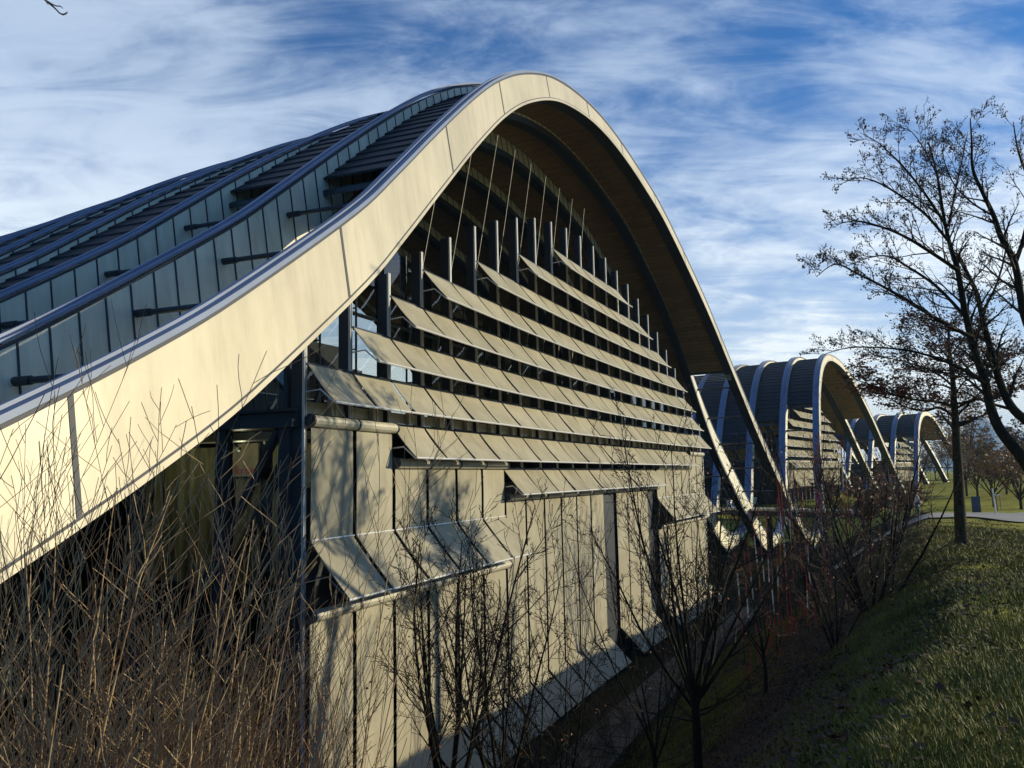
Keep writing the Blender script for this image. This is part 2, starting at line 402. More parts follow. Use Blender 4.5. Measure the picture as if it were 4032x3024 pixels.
def th1(s): return interp(s,[-30,-9,-5,0,4,8,12,17,22,28,34,40,46,52,58,63],[1.55,1.62,1.70,1.64,1.6,1.5,1.32,1.14,1.0,.93,1.0,1.08,1.18,1.25,1.3,1.25])
H1=Hall('near',P1,th1,8,'nearest and largest wave-roofed hall, cream front arch over rows of fabric awnings',[7.6,5.0,2.0,-.5,-2.5,-4,-4,-4])
H1.T.o['category']='building'
def ribs_for(h,nr,seamstep=1.0):
    for k in range(nr):
        b=h.rib(k,seamstep)
        if k==0:
            # joints at the spots seen on the fascia
            if h.name=='near':
                ss=[-8.05,-1.7,4.4,9.6,15.6,21.0,26.6,32.0,37.2,43.0,48,53.5]
                us=[]
                for s_ in ss:
                    i=min(range(len(h.P)),key=lambda i:abs(h.P[i][0]-s_)); us.append(h.u[i])
                h.joints(b,us)
            else:
                h.joints(b,[h.u[-1]*j/8 for j in range(1,8)])
    for k in range(nr-1): h.bay(k)
ribs_for(H1,9,.68)
# open struts left and right under the roof edge
for k in range(0,6):
    for side in (0,1):
        zmin=(H1.roofleft if side==0 else H1.roofmin)[k]
        idx=[i for i in range(len(H1.P)) if H1.P[i][1]>zmin]
        uu=H1.u[idx[0]] if side==0 else H1.u[idx[-1]]
        for j in range(1,7 if side==0 else 7):
            u=uu-j*2.9+.9 if side==0 else uu+j*2.9-.6
            if 2<u<H1.u[-1]-3: H1.strut(k,u,.66 if side==0 else .5,.055)
# ------------------------------------------------------------------ facade of the near hall
W=1.8
def facade(h,s0,o0,n,posttop,rows,zpipe,lower=True,near=True):
    T=h.T
    S=lambda i:s0+i*W
    for i in range(n+1):
        zt=posttop[i]; s=S(i)
        mb=MB(); zb=-8.1 if near else -3.2
        mb.sbox(s-.045,s+.045,o0-.30,o0-.03,zb,zt)
        post=T.part(mb,'sunshade_post',M['steel'])
        mb=MB()
        for ds in (-.045,.018): mb.sbox(s+ds,s+ds+.028,o0-.028,o0+.03,(zb if i==0 else 1.5 if i in (1,n-1,n) else .62 if (i<6 or i>17) else -.5),zt+.02)
        T.part(mb,'guide_rail',M['alu'],post)
    for r,(zt,a,b) in enumerate(rows):
        mb=MB()
        # bottom bar of the row
        A=[L(S(a)+(S(b)-S(a))*j/12+(.05 if j==0 else -.05 if j==12 else 0),o0+.76,zt-.87) for j in range(13)]
        mb.tube(A,.028,6,0,True)
        row=T.part(mb,'awning_row',M['alu'])
        for i in range(a,b):
            sa,sb=S(i)+.075,S(i+1)-.065
            P=[];nn=5
            mb=MB(); rings=[]
            ex=R.uniform(-.035,.035); sg=R.uniform(.015,.05)
            for j in range(nn+1):
                t=j/nn; sag=-sg*math.sin(math.pi*t)
                o_=o0+.04+.71*t; z_=zt-.86*t+sag+ex*t
                rings.append([L(sa,o_,z_),L(sb,o_,z_),L(sb,o_-.012,z_-.012),L(sa,o_-.012,z_-.012)])
            mb.sweep(rings); T.part(mb,'awning_panel',M['fabric'],row)
        # folding arms at row ends and between panels
        for i in range(a,b+1):
            mb=MB(); s=S(i)
            mb.tube([L(s,o0,zt-.62),L(s+.02,o0+.40,zt-.58),L(s,o0+.76,zt-.88)],.02,5)
            T.part(mb,'folding_arm',M['steel'] if i not in (a,) else M['alu'],row)
        # head box behind the cloth
        mb=MB(); mb.tube([L(S(a)+(S(b)-S(a))*j/10,o0+.0,zt+.0) for j in range(11)],.045,6,0,True); T.part(mb,'roller_tube',M['steel'],row)
NP=23
PT=[2.96,4.26,5.37,6.39,7.29,8.14,8.84,9.46,9.97,10.33,10.56,10.69,10.67,10.55,10.3,9.98,9.54,8.97,8.25,7.44,6.53,5.48,4.42,3.34]
ROWS=[(9.24,9,14),(8.12,7,16),(7.0,5,18),(5.89,3,20),(4.78,2,21),(3.67,1,22),(2.57,0,23),(1.44,2,21),(.34,6,17)]
facade(H1,0,0,NP,PT,ROWS,0)
T=H1.T
def casing(a,b,z,o,r=.13,mat_='pipe'):
    mb=MB()
    for i in range(a,b):
        sa,sb=i*W+.03,(i+1)*W-.03
        mb.tube([L(sa,o,z),L((sa+sb)/2,o,z),L(sb,o,z)],r,12,0,True)
    c=T.part(mb,'blind_casing',M[mat_],None,False)
    for i in range(a,b+1):
        mb2=MB(); mb2.tube([L(i*W-.03,o,z),L(i*W+.03,o,z)],r*1.12,12,0,True); T.part(mb2,'casing_ring',M['steel'],c)
    return c
casing(0,2,1.33,.16); casing(21,23,1.33,.16)
casing(2,6,.45,.18,.13); casing(17,21,.45,.18,.13)
casing(6,17,-.62,.18,.12)
casing(0,6,-2.78,.2,.13); casing(17,23,-2.78,.2,.13)
# brackets in the gap below the long awning row
for i in range(NP):
    mb=MB(); mb.sbox(i*W+.1,(i+1)*W-.1,-.22,-.12,1.52,1.78); mb.sbox(i*W+1.0,i*W+1.12,-.1,.02,1.5,1.86); mb.sbox(i*W+1.16,i*W+1.22,-.1,.02,1.5,1.86)
    T.part(mb,'motor_housing',[M['pipe']])
# vertical fabric screens, upper band, with the kinked lower awnings at both ends
def screen(i,zt,zb,o=.12,kink=None,wide=.08):
    sa,sb=i*W+wide,(i+1)*W-wide; mb=MB(); rings=[]
    ks=[(o,zt),(o+.012,(zt+zb)/2),(o,zb)]
    for o_,z_ in ks: rings.append([L(sa,o_,z_),L(sb,o_,z_),L(sb,o_-.012,z_),L(sa,o_-.012,z_)])
    if kink:
        for o_,z_ in kink: rings.append([L(sa,o_,z_),L(sb,o_,z_),L(sb,o_-.012,z_-.012),L(sa,o_-.012,z_-.012)])
    mb.sweep(rings); return T.part(mb,'screen_panel',M['fabric'])
TOPZ={}
for i in range(NP):
    if i<2 or i>20: zt=1.28
    elif i<6 or i>16: zt=.40
    else: zt=-.66
    end=(i<6 or i>16)
    if end:
        screen(i,zt,-1.22); 
        # projecting lower awning
        mb=MB(); rings=[]; sa,sb=i*W+.08,(i+1)*W-.08
        for j in range(5):
            t=j/4; o_=.13+.97*t; z_=-1.23-1.16*t-.03*math.sin(math.pi*t)
            rings.append([L(sa,o_,z_),L(sb,o_,z_),L(sb,o_-.014,z_-.014),L(sa,o_-.014,z_-.014)])
        mb.sweep(rings); p=T.part(mb,'projecting_screen',M['fabric'])
        mb=MB(); mb.tube([L(sa-.05,1.11,-2.41),L(sb+.05,1.11,-2.41)],.025,6,0,True); T.part(mb,'bottom_bar',M['alu'],p)
        mb=MB(); mb.tube([L(sa-.03,.14,-1.22),L(sb+.03,.14,-1.22)],.022,6); T.part(mb,'fold_bar',M['alu'],p)
        mb=MB(); mb.tube([L(i*W,0,-2.0),L(i*W,.6,-1.95),L(i*W,1.1,-2.4)],.02,5); T.part(mb,'folding_arm',M['steel'],p)
    if i in (12,16): continue
    zz=-2.86 if end else zt
    screen(i,zz,-6.93,.12,[(.5,-7.32),(1.18,-8.02)])
# dark wall plane right behind the lower screens with window slots
mb=MB(); mb.sbox(-.02,NP*W+.02,-.62,-.5,-8.2,-.1); T.part(mb,'plinth_wall',M['steel'])
for i in (12,16):
    mb=MB(); mb.sbox(i*W+.1,i*W+W-.1,-.46,-.43,-8,-.9); g=T.part(mb,'window_slot',M['glass'])
    mb=MB(); mb.sbox(i*W+.5,i*W+.56,-.42,-.3,-8,-.9); mb.sbox(i*W+.1,i*W+W-.1,-.4,-.3,-3.5,-3.42); T.part(mb,'slot_frame',M['alu'],g)
# end return post
mb=MB(); mb.sbox(NP*W+.02,NP*W+.14,-.5,.14,-8.1,1.3); T.part(mb,'corner_trim',M['alu'])
# main glass facade behind the shades
OG=-2.4
mb=MB()
def ceil_z(s,o):
    "height of the vault above a facade point"
    best=-99
    i=min(range(len(H1.P)),key=lambda i:abs(H1.P[i][0]-s)); return H1.P[i][1]-1.15
for i in range(NP):
    sa,sb=i*W,(i+1)*W; za,zb_=ceil_z(sa,OG),ceil_z(sb,OG)
    top=lambda s_,z_: z_ if s_<5 else min(z_,interp(s_,[5,9,14,36],[9,7.0,6.2,5]))
    mb.quad(L(sa,OG,1.2),L(sb,OG,1.2),L(sb,OG,top(sb,zb_)),L(sa,OG,top(sa,za)))
gl=T.part(mb,'glass_wall',M['glass'])
for i in range(NP+1):
    s=i*W+.5; zt=ceil_z(s,OG); zt=zt if s<8 else min(zt,interp(s,[8,14,36],[8,6.6,5.2])); mb=MB()
    for oo in (-.05,-.42): mb.sbox(s-.025,s+.025,OG+oo-.05,OG+oo,1.0,zt)
    z=1.4
    while z<zt-.2: mb.sbox(s-.02,s+.02,OG-.42,OG-.06,z,z+.04); z+=.62
    T.part(mb,'mullion',M['steel'] if i>3 else M['pipe'],gl)
for z in (5.0,):
    ss=[i*W for i in range(NP+1) if ceil_z(i*W,0)>z]
    mb=MB(); mb.tube([L(s,OG-.2,z) for s in ss],.06,6); T.part(mb,'transom',M['alu'],gl)
# end beam of the first bay on the right with its row of thin rods
i=max(j for j in range(len(H1.P)) if H1.P[j][1]>7.6); u=H1.u[i]+.15
mb=MB(); mb.tube([H1.ptu(0,u,.95,.1),H1.ptu(0,u,.95,D)],.13,8,0,True); T.part(mb,'end_beam',M['steel'])
for j in range(5):
    mb=MB(); mb.tube([H1.ptu(0,u,1.15+.11*j,.2),H1.ptu(0,u,1.15+.11*j,D-.4)],.018,4); T.part(mb,'thin_rod',M['rib'])
# stay cables
for i in range(3,12):
    s=i*W+.9; z0=3.2; z1=z0
    while z1<ceil_z(s+.55*(z1-z0),0)-.9 and z1-z0<11: z1+=.2
    mb=MB(); mb.tube([L(s,-1.1,z0),L(s+.55*(z1-z0),-2.2,z1)],.0075,4); T.part(mb,'stay_cable',M['rib'])
# floors, back wall of the interior
mb=MB(); mb.sbox(.1,NP*W,-29,-1.0,1.2,1.5); T.part(mb,'upper_floor',M['floor'])
mb=MB()
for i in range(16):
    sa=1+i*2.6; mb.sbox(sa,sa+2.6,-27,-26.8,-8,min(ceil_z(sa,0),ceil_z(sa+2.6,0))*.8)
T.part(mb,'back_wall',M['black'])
mb=MB(); mb.sbox(NP*W-.1,NP*W+.1,-27,-.5,-8,2.5); T.part(mb,'end_wall',M['steel'])
mb=MB(); mb.sbox(0,NP*W,-12,-.7,-8.2,-8.05); T.part(mb,'ground_floor',M['floor'])
# ---------------- glazed end wall of the near hall (plane s=0, running inwards)
mb=MB(); mb.quad(L(0,-14,1.62),L(0,-.4,1.62),L(0,-.4,4.4),L(0,-14,4.4)); eg=T.part(mb,'side_glazing',M['glass'])
mb=MB(); mb.quad(L(0,-14,-8),L(0,-.4,-8),L(0,-.4,1.15),L(0,-14,1.15)); T.part(mb,'side_glazing',M['glass'])
for o_ in (-.42,-2.1,-4.6,-7.1,-9.6,-12.1):
    mb=MB(); mb.sbox(-.16,.10,o_-.13,o_+.13,-8.1,1.2); mb.sbox(-.1,.04,o_-.05,o_+.05,1.6,4.6); T.part(mb,'side_column',M['steel'],eg)
mb=MB(); mb.sbox(-.30,.15,-14,-.1,1.2,1.36); mb.sbox(-.12,.1,-14,-.1,1.36,1.54); mb.sbox(-.26,.15,-14,-.1,1.54,1.6); T.part(mb,'edge_beam',M['steel'])
mb=MB(); mb.sbox(.9,1.5,-14,-.8,1.03,1.2); T.part(mb,'ceiling_duct',M['rib'])
for o0_,o1_,z1_ in ((-8.0,-5.0,1.02),(-4.5,-3.76,.18),(-3.3,-1.0,1.02)):
    mb=MB(); n=24
    for j in range(n):
        a,b=o0_+(o1_-o0_)*j/n,o0_+(o1_-o0_)*(j+1)/n
        sa,sb=3.2+.1*math.sin(j*1.9),3.2+.1*math.sin((j+1)*1.9)
        mb.quad(L(sa,a,-2.6),L(sb,b,-2.6),L(sb,b,z1_),L(sa,a,z1_))
    T.part(mb,'room_curtain',M['yellow'])
mb=MB(); mb.sbox(3.0,3.05,-4.50,-3.62,.21,1.08); bn=T.part(mb,'sign_panel',M['fabric'])
cu=bpy.data.curves.new('lettering','FONT'); cu.body='forum'; cu.size=.30; cu.extrude=.006; cu.align_x='CENTER'
lt=bpy.data.objects.new('lettering',cu); col.objects.link(lt)
c=L(2.985,-4.0,.28); nrm=(L(0,-4.05,0)-L(1,-4.05,0)).normalized(); xr=(L(2,-3,0)-L(2,-4,0)).normalized()
mm=Matrix.Identity(4)
for i in range(3): mm[i][0]=xr[i]; mm[i][1]=(0,0,1)[i]; mm[i][2]=nrm[i]; mm[i][3]=(c-T.loc)[i]
dg=bpy.context.evaluated_depsgraph_get(); dg.update()
me=bpy.data.meshes.new_from_object(lt.evaluated_get(dg)); bpy.data.objects.remove(lt)
lt=bpy.data.objects.new('lettering',me); col.objects.link(lt); me.materials.clear(); me.materials.append(M['red']); me.transform(mm); lt.parent=bn; lt['label']='red lettering reading forum'
for oo in (-3.3,-5.3):
    mb=MB(); mb.tube([L(1.7,oo,1.1),L(1.72,oo,.98),L(1.9,oo,.86)],.06,8,0,True); T.part(mb,'spotlight',M['steel'])
    pl=bpy.data.lights.new('room_lamp','POINT'); pl.energy=15; pl.color=(1,.92,.6); pl.shadow_soft_size=.1
    po=bpy.data.objects.new('room_lamp',pl); col.objects.link(po); po.location=L(1.95,oo,.72)
# leaning steel rakers at the corner
for A_,B_,r_ in ((L(-.05,-.62,1.15),L(-.05,-6.0,-7.9),.10),(L(.4,-.62,.9),L(.4,-5.4,-7.9),.13)):
    mb=MB(); mb.tube([A_,A_.lerp(B_,.5),B_],r_,10); T.part(mb,'raking_column',M['steel'],None,True)
# ------------------------------------------------------------------ middle and far halls
H2=Hall('mid',P2,lambda s:interp(s,[63,70,92,110,121],[1.25,1.2,.8,1.15,1.1]),7,'middle wave-roofed hall with pale arch ribs and a dark roof, seen past the nearest one',[7.6,6.0,3.2,1,0,0])
ribs_for(H2,8,.55)
H3=Hall('far',P3,lambda s:interp(s,[121,141,160],[1.1,.8,1.1]),5,'small farthest wave-roofed hall, half hidden behind bare trees beside the tall trunk',[5.8,5.8,5.5,5,5,5])
ribs_for(H3,6,.6)
for h,(ua,ub,uc) in ((H2,(7,15,4)),(H3,(5,9,3))):
    for k in range(3):
        for z in ([4.5,1.2,-1.4] if h is H2 else [.5,-1.8]):
            for side in (0,1):
                idx=[i for i in range(len(h.P)) if h.P[i][1]>z]; u=h.u[idx[0]] if side==0 else h.u[idx[-1]]
                h.strut(k,u,.45,.08)
def small_facade(h,s0,o0,n,rows,top,zbase):
    T=h.T; S=lambda i:s0+i*W
    for r,(zt,a,b) in enumerate(rows):
        mb=MB(); mb.tube([L(S(a),o0+.76,zt-.87),L(S((a+b)/2),o0+.76,zt-.87),L(S(b),o0+.76,zt-.87)],.03,5); row=T.part(mb,'awning_row',M['alu'])
        for i in range(a,b):
            mb=MB(); sa,sb=S(i)+.06,S(i+1)-.06
            mb.box8([L(sa,o0+.75,zt-.86),L(sb,o0+.75,zt-.86),L(sb,o0+.73,zt-.88),L(sa,o0+.73,zt-.88),L(sa,o0+.04,zt),L(sb,o0+.04,zt),L(sb,o0+.02,zt-.02),L(sa,o0+.02,zt-.02)])
            T.part(mb,'awning_panel',M['fabric'],row)
    for i in range(n+1):
        mb=MB(); mb.sbox(S(i)-.045,S(i)+.045,o0-.3,o0,zbase,top[i]); T.part(mb,'sunshade_post',M['steel'])
    for i in range(n):
        mb=MB(); mb.sbox(S(i)+.06,S(i+1)-.06,o0+.1,o0+.112,zbase+1.5,1.1); T.part(mb,'screen_panel',M['fabric'])
    mb=MB(); mb.tube([L(S(0),o0+.15,1.2),L(S(n/2),o0+.15,1.2),L(S(n),o0+.15,1.2)],.14,8); T.part(mb,'blind_casing',M['pipe'])
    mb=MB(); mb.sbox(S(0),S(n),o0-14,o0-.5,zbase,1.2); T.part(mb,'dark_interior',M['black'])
    for j in range(3):
        a=n*j/3; b=n*(j+1)/3
        mb=MB(); mb.sbox(S(a),S(b),o0-1.6,o0-1.5,1.2,min(top[int(a)],top[min(n,int(b))])*.9+1); T.part(mb,'glass_wall',M['glass'])
small_facade(H2,75.7,-2,15,[(8.12,5,10),(7.0,4,12),(5.89,2,13),(4.78,1,14),(3.67,0,15),(2.57,0,15),(1.44,2,15),(-.6,3,13)],[3.6,5,6.2,7.2,8,8.6,9,9.2,9.2,9,8.6,8,7.2,6.2,5,3.6],-3.2)
small_facade(H3,135,-3,8,[(5.9,3,6),(4.78,2,7),(3.67,1,8),(2.57,0,8),(1.44,0,8)],[3.3,4.6,5.6,6.2,6.5,6.2,5.6,4.6,3.3],-3.3)
# ------------------------------------------------------------------ link deck between the halls, low kerb walls
A=Vector((17.3,72.0,-2.95)); B=Vector((24.6,61.2,-2.95)); d=(B-A).normalized(); n_=Vector((-d.y,d.x,0))*-1
Tb=Thing('footbridge',(A+B)/2,'slim dark footbridge deck crossing the hollow behind the right arch legs','footbridge')
mb=MB(); c=(A+B)/2-n_*1.2; mb.box(c,(B-A).length,2.4,.16,0,d,n_); Tb.part(mb,'deck',M['pipe'])
mb=MB(); mb.box(c+Vector((0,0,-.3)),(B-A).length,2.2,.4,0,d,n_); Tb.part(mb,'girder',M['steel'])
for t in (.35,.75):
    q=A.lerp(B,t)-n_*1.2; mb=MB(); mb.box((q.x,q.y,-4.9),.4,.4,3.5); Tb.part(mb,'pier',M['steel'])
mb=MB(); pts=[L(66+i*5,-4.6-.0*i,0) for i in range(9)]
for a,b in zip(pts,pts[1:]):
    mb.box(((a+b)/2).to_3d()+Vector((0,0,-2.85)),(b-a).length,.35,.75,0,(b-a).normalized(),Vector((0,0,1)).cross((b-a).normalized()))
o=mb.build('low_wall',M['white']); tag(o,'low pale wall edging the grass in front of the middle hall','wall')
# ------------------------------------------------------------------ trees and shrubs
TP={}
def rot_about(v,axis,a): return Quaternion(axis,a)@v
def perp(v):
    w=v.cross(Vector((R.gauss(0,1),R.gauss(0,1),R.gauss(0,1))))
    return w.normalized()
def grow(mbs,p,d,ln,r,lv,P,tips=None,frac0=.25):
    """mbs: list of builders per level; P: dict of lists per level"""
    n=P['seg'][lv]; pts=[p.copy()]; rad=[r]; d=d.normalized(); q=p.copy()
    for i in range(n):
        d=(d+Vector((R.gauss(0,1),R.gauss(0,1),R.gauss(0,1)))*P['wob'][lv]+Vector((0,0,P['up'][lv]))+P.get('lean',Vector((0,0,0)))*(.4 if lv else 1)).normalized()
        q=q+d*ln/n; pts.append(q.copy()); rad.append(max(r*(1-(i+1)/n*P['tap'][lv]),P['rmin']))
    sides=7 if r>.06 else 5 if r>.02 else 4 if r>.009 else 3
    mbs[min(lv,len(mbs)-1)].tube(pts,rad,sides)
    if lv+1<P['lv']:
        nc=P['ch'][lv]; nc=int(nc*R.uniform(.75,1.25)+.5)
        for c in range(nc):
            t=frac0+(1-frac0)*(c+R.random())/nc; t=min(t,.98); f=t*n; i=min(int(f),n-1); pp=pts[i].lerp(pts[i+1],f-i)
            dd=(pts[i+1]-pts[i]).normalized(); ang=math.radians(P['ang'][lv]*R.uniform(.7,1.3))
            nd=rot_about(dd,perp(dd),ang)
            if nd.z<P.get('minz',-.3): nd.z=abs(nd.z)*.5
            grow(mbs,pp,nd,ln*P['lr'][lv]*R.uniform(.6,1.2)*(1.15-.6*t),max(rad[i]*P['rr'][lv],P['rmin']),lv+1,P,tips,.15)
    if tips is not None and lv>=P['lv']-2: tips.append((pts[-1],d)); 
    if tips is not None and lv==P['lv']-1:
        tips.append((pts[n//2],d))
def blob(mb,c,r):
    n=len(mb.v); mb.v+=[(c.x+r,c.y,c.z),(c.x-r,c.y,c.z),(c.x,c.y+r,c.z),(c.x,c.y-r,c.z),(c.x,c.y,c.z+r*1.3),(c.x,c.y,c.z-r*1.3)]
    for f in ((0,2,4),(2,1,4),(1,3,4),(3,0,4),(2,0,5),(1,2,5),(3,1,5),(0,3,5)): mb.f.append(tuple(n+i for i in f)); mb.m.append(0)
def leafquad(mb,c,sz):
    a=perp(Vector((0,0,1)))*sz; b=perp(a)*sz*.7; mb.quad(c-a,c-b,c+a,c+b)
def finish(name,base,label,cat,group,parts,trunkmat,twigmat,leaf=None,leafmat=None,leafname='leaves'):
    T=Thing(name,base,label,cat,group)
    tr=T.part(parts[0],'trunk',trunkmat,None,True)
    cr=MB()
    for m_ in parts[1:]:
        n=len(cr.v); cr.v+=m_.v; cr.f+=[tuple(n+i for i in f) for f in m_.f]; cr.m+=m_.m
    if cr.v: T.part(cr,'crown',twigmat)
    if leaf and leaf.v: T.part(leaf,leafname,leafmat)
    return T
# --- thicket of tall shrubs on the left
def shrub(x,y,label,h,nst,lean,thick=1):
    z=terr(x,y); base=Vector((x,y,z)); mbs=[MB(),MB(),MB()]
    P=dict(lv=3,seg=[11,6,4],wob=[.035,.055,.08],up=[.06,.075,.05],tap=[.8,.8,.6],ch=[12,5,0],ang=[24,32,0],lr=[.42,.45,0],rr=[.55,.6,0],rmin=.0030,lean=lean)
    for i in range(nst):
        a=R.uniform(0,2*math.pi); sp=R.uniform(.03,.30); d=Vector((math.cos(a)*sp,math.sin(a)*sp,1))
        grow(mbs,base+Vector((math.cos(a)*.25,math.sin(a)*.25,0)),d,h*(R.uniform(.5,.82) if R.random()<.87 else R.uniform(.88,1.08)),R.uniform(.010,.026)*thick,0,P)
    for i in range(3):
        a=R.uniform(0,6.28); sp=R.uniform(.02,.22); grow(mbs,base,Vector((math.cos(a)*sp,math.sin(a)*sp,1)),h*R.uniform(.55,.8),R.uniform(.034,.05),0,P)
    return finish('shrub',base,label,'shrub','tall leafless shrubs in the thicket at left',mbs,M['twig'],M['twig'])
dirS=(L(1,0,0)-L(0,0,0)).normalized()
SH=[(-11.0,5.4,6.7,24,'leafless shrub at the left edge, its shoots rising highest over the cream arch'),
    (-10.0,4.5,7.6,26,'leafless shrub second from the left edge with crossing pale stems'),
    (-10.3,5.5,6.6,26,'front leafless shrub low on the left with thick pale stems'),
    (-9.2,4.5,7.4,26,'leafless shrub with long thin shoots in front of the cream arch, middle of the thicket'),
    (-9.5,5.3,6.6,24,'leafless shrub right of centre in the thicket, below the arch edge'),
    (-8.3,4.4,7.2,24,'leafless shrub in front of the dark side windows'),
    (-8.7,5.1,6.4,20,'rightmost leafless shrub of the thicket, standing in front of the others'),
    (-7.3,4.2,6.8,17,'rightmost leafless shrub of the back row beside the corner post'),
    (-10.6,4.1,7.2,22,'leafless shrub behind the front ones at far left under the arch')]
for s,o_,h,n,lab in SH:
    p=L(s,o_,0); shrub(p.x,p.y,lab,h,n,dirS*.012+Vector((.006,0,0)))
# --- young multi stem trees in front of the hall
def young(px,py,Y,label,h,nst,spread,r0,leafy=0,lv=4,minz=-.1,zoff=0,group='young bare trees on the slope below the awnings',mats=('barkdark','twigdark'),tall=1.1):
    c=at(px,py,Y); zb=terr(c.x,c.y); zb=min(zb,c.z-.2)
    if c.z-zb>tall: h+=(c.z-zb-tall)*.75; c.z=zb+tall
    base=Vector((c.x,c.y,zb-.1)); mbs=[MB(),MB(),MB(),MB()]
    mbs[0].tube([base,base.lerp(c,.5)+Vector((R.uniform(-.04,.04),0,0)),c],[r0*1.25,r0*1.05,r0],8)
    P=dict(lv=lv,seg=[8,6,4,3],wob=[.05,.08,.1,.12],up=[.06,.05,.05,.03],tap=[.8,.8,.7,.5],ch=[8,5,3,0],ang=[34,40,40,0],lr=[.42,.42,.45,0],rr=[.5,.55,.6,0],rmin=.0042,minz=minz)
    tips=[]
    for i in range(nst):
        a=2*math.pi*(i+R.random()*.6)/nst; sp=spread*R.uniform(.35,1.1); d=Vector((math.cos(a)*sp,math.sin(a)*sp,1))
        grow([mbs[1],mbs[2],mbs[3],mbs[3]],c-Vector((0,0,R.uniform(0,.35))),d,h*R.uniform(.7,1.1),r0*R.uniform(.35,.6),0,P,tips)
    for k in range(6):
        a=R.uniform(0,6.28); grow([mbs[1],mbs[2],mbs[3],mbs[3]],base.lerp(c,R.uniform(.55,1)),Vector((math.cos(a)*1.6,math.sin(a)*1.6,R.uniform(.1,.7))),h*R.uniform(.25,.5),r0*.25,1,P,tips)
    lf=MB()
    if leafy:
        for p,d in tips:
            if R.random()<leafy: leafquad(lf,p+Vector((R.uniform(-.05,.05),R.uniform(-.05,.05),-.03)),R.uniform(.014,.03))
    for p in mbs[1:2]:
        n=len(mbs[0].v); mbs[0].v+=p.v; mbs[0].f+=[tuple(n+i for i in f) for f in p.f]; mbs[0].m+=p.m
    return finish('young_tree',base,label,'tree',group,[mbs[0],mbs[2],mbs[3]],M[mats[0]],M[mats[1]],lf,M['leafred'])
young(1769,2870,12,'dark many-stemmed bare tree with a short thick trunk nearest the corner post',3.5,9,.42,.075,.02,tall=3)
young(1965,2960,12.5,'slender bare tree just right of the short thick trunk, before the lower screens',3.3,7,.34,.05,.02,tall=2.4)
young(1262,2800,10,'small bare sapling with a few red-brown leaves beside the corner post',1.9,4,.6,.028,.5,3)
young(2120,3000,13,'low bare tree at the bottom edge between the two large young trees',3.0,7,.5,.05,.08)
young(2735,2720,14.5,'large fan-shaped bare tree at the bottom centre, crotch low over the dark slope',4.2,15,.75,.07,.08,tall=1.9)
young(3440,2440,20,'wide bare tree on the dark slope at right with pale dead leaves on its tips',4.2,13,.85,.085,.3,mats=('barkdark','twigmid'))
young(3290,2560,17,'thin bare tree between the two large ones, in front of the red poles',3.2,6,.6,.05,.3,mats=('barkdark','twigmid'))
young(3000,2500,19,'low bare tree behind the fan-shaped one, at the foot of the arch legs',2.8,6,.7,.04,.2,mats=('barkdark','twigmid'))
young(2560,2560,17,'bare tree standing close to the right end of the hall screens',3.2,6,.45,.045,.15)
young(3152,1960,36,'slim upright bare tree standing before the middle hall',5.2,10,.55,.10,.03,mats=('barkdark','twigdark'),group='bare trees beside the middle hall')
young(3345,2030,38,'bare tree with brown leaves left of the leaning arch legs of the middle hall',4.6,6,.55,.06,.35,mats=('barkdark','twigmid'),group='bare trees beside the middle hall')
young(3520,2120,30,'spindly brown-leaved tree in front of the far hall',3.4,5,.7,.05,.35,mats=('barkdark','twigmid'),group='bare trees beside the middle hall')
def lowbush(s_,o_,h,lab):
    p=L(s_,o_,0); z=terr(p.x,p.y); base=Vector((p.x,p.y,z)); mbs=[MB(),MB(),MB()]
    P=dict(lv=3,seg=[6,4,3],wob=[.09,.12,.15],up=[.02,.04,.03],tap=[.8,.8,.6],ch=[8,5,0],ang=[38,42,0],lr=[.45,.45,0],rr=[.55,.6,0],rmin=.0045)
    tips=[]
    for i in range(16):
        a=R.uniform(0,6.28); sp=R.uniform(.2,1.2); grow(mbs,base+Vector((math.cos(a)*.3,math.sin(a)*.3,0)),Vector((math.cos(a)*sp,math.sin(a)*sp,1)),h*R.uniform(.6,1.1),.012,0,P,tips)
    lf=MB()
    for p_,d in tips:
        if R.random()<.12: leafquad(lf,p_,R.uniform(.015,.03))
    finish('low_bush',base,lab,'bush','low dark bushes along the foot of the hall',mbs,M['twigdark'],M['twigmid'],lf,M['leafred'])
for q in [(-3.2,3.6,2.6,'low dark bush at the bottom edge between the corner post and the short thick trunk'),
          (-.5,3.9,2.5,'low dark bush at the bottom edge under the many-stemmed young tree'),
          (1.8,3.5,2.2,'low dark bush growing over the start of the paving slabs'),
          (3.8,4.3,2.2,'low dark bush just right of the slender young tree'),
          (6.5,3.9,2.0,'low dark bush over the paving, left of the fan-shaped tree'),
          (9.5,4.1,1.9,'low dark bush behind the trunk of the fan-shaped tree'),
          (13,3.7,1.9,'low dark bush against the screens below the first window slot'),
          (17,4.0,1.8,'low dark bush on the paving below the second window slot'),
          (22,3.8,1.9,'low dark bush near the far end of the paving'),
          (28,3.4,2.2,'low dark bush at the far corner of the near hall')]: lowbush(*q)
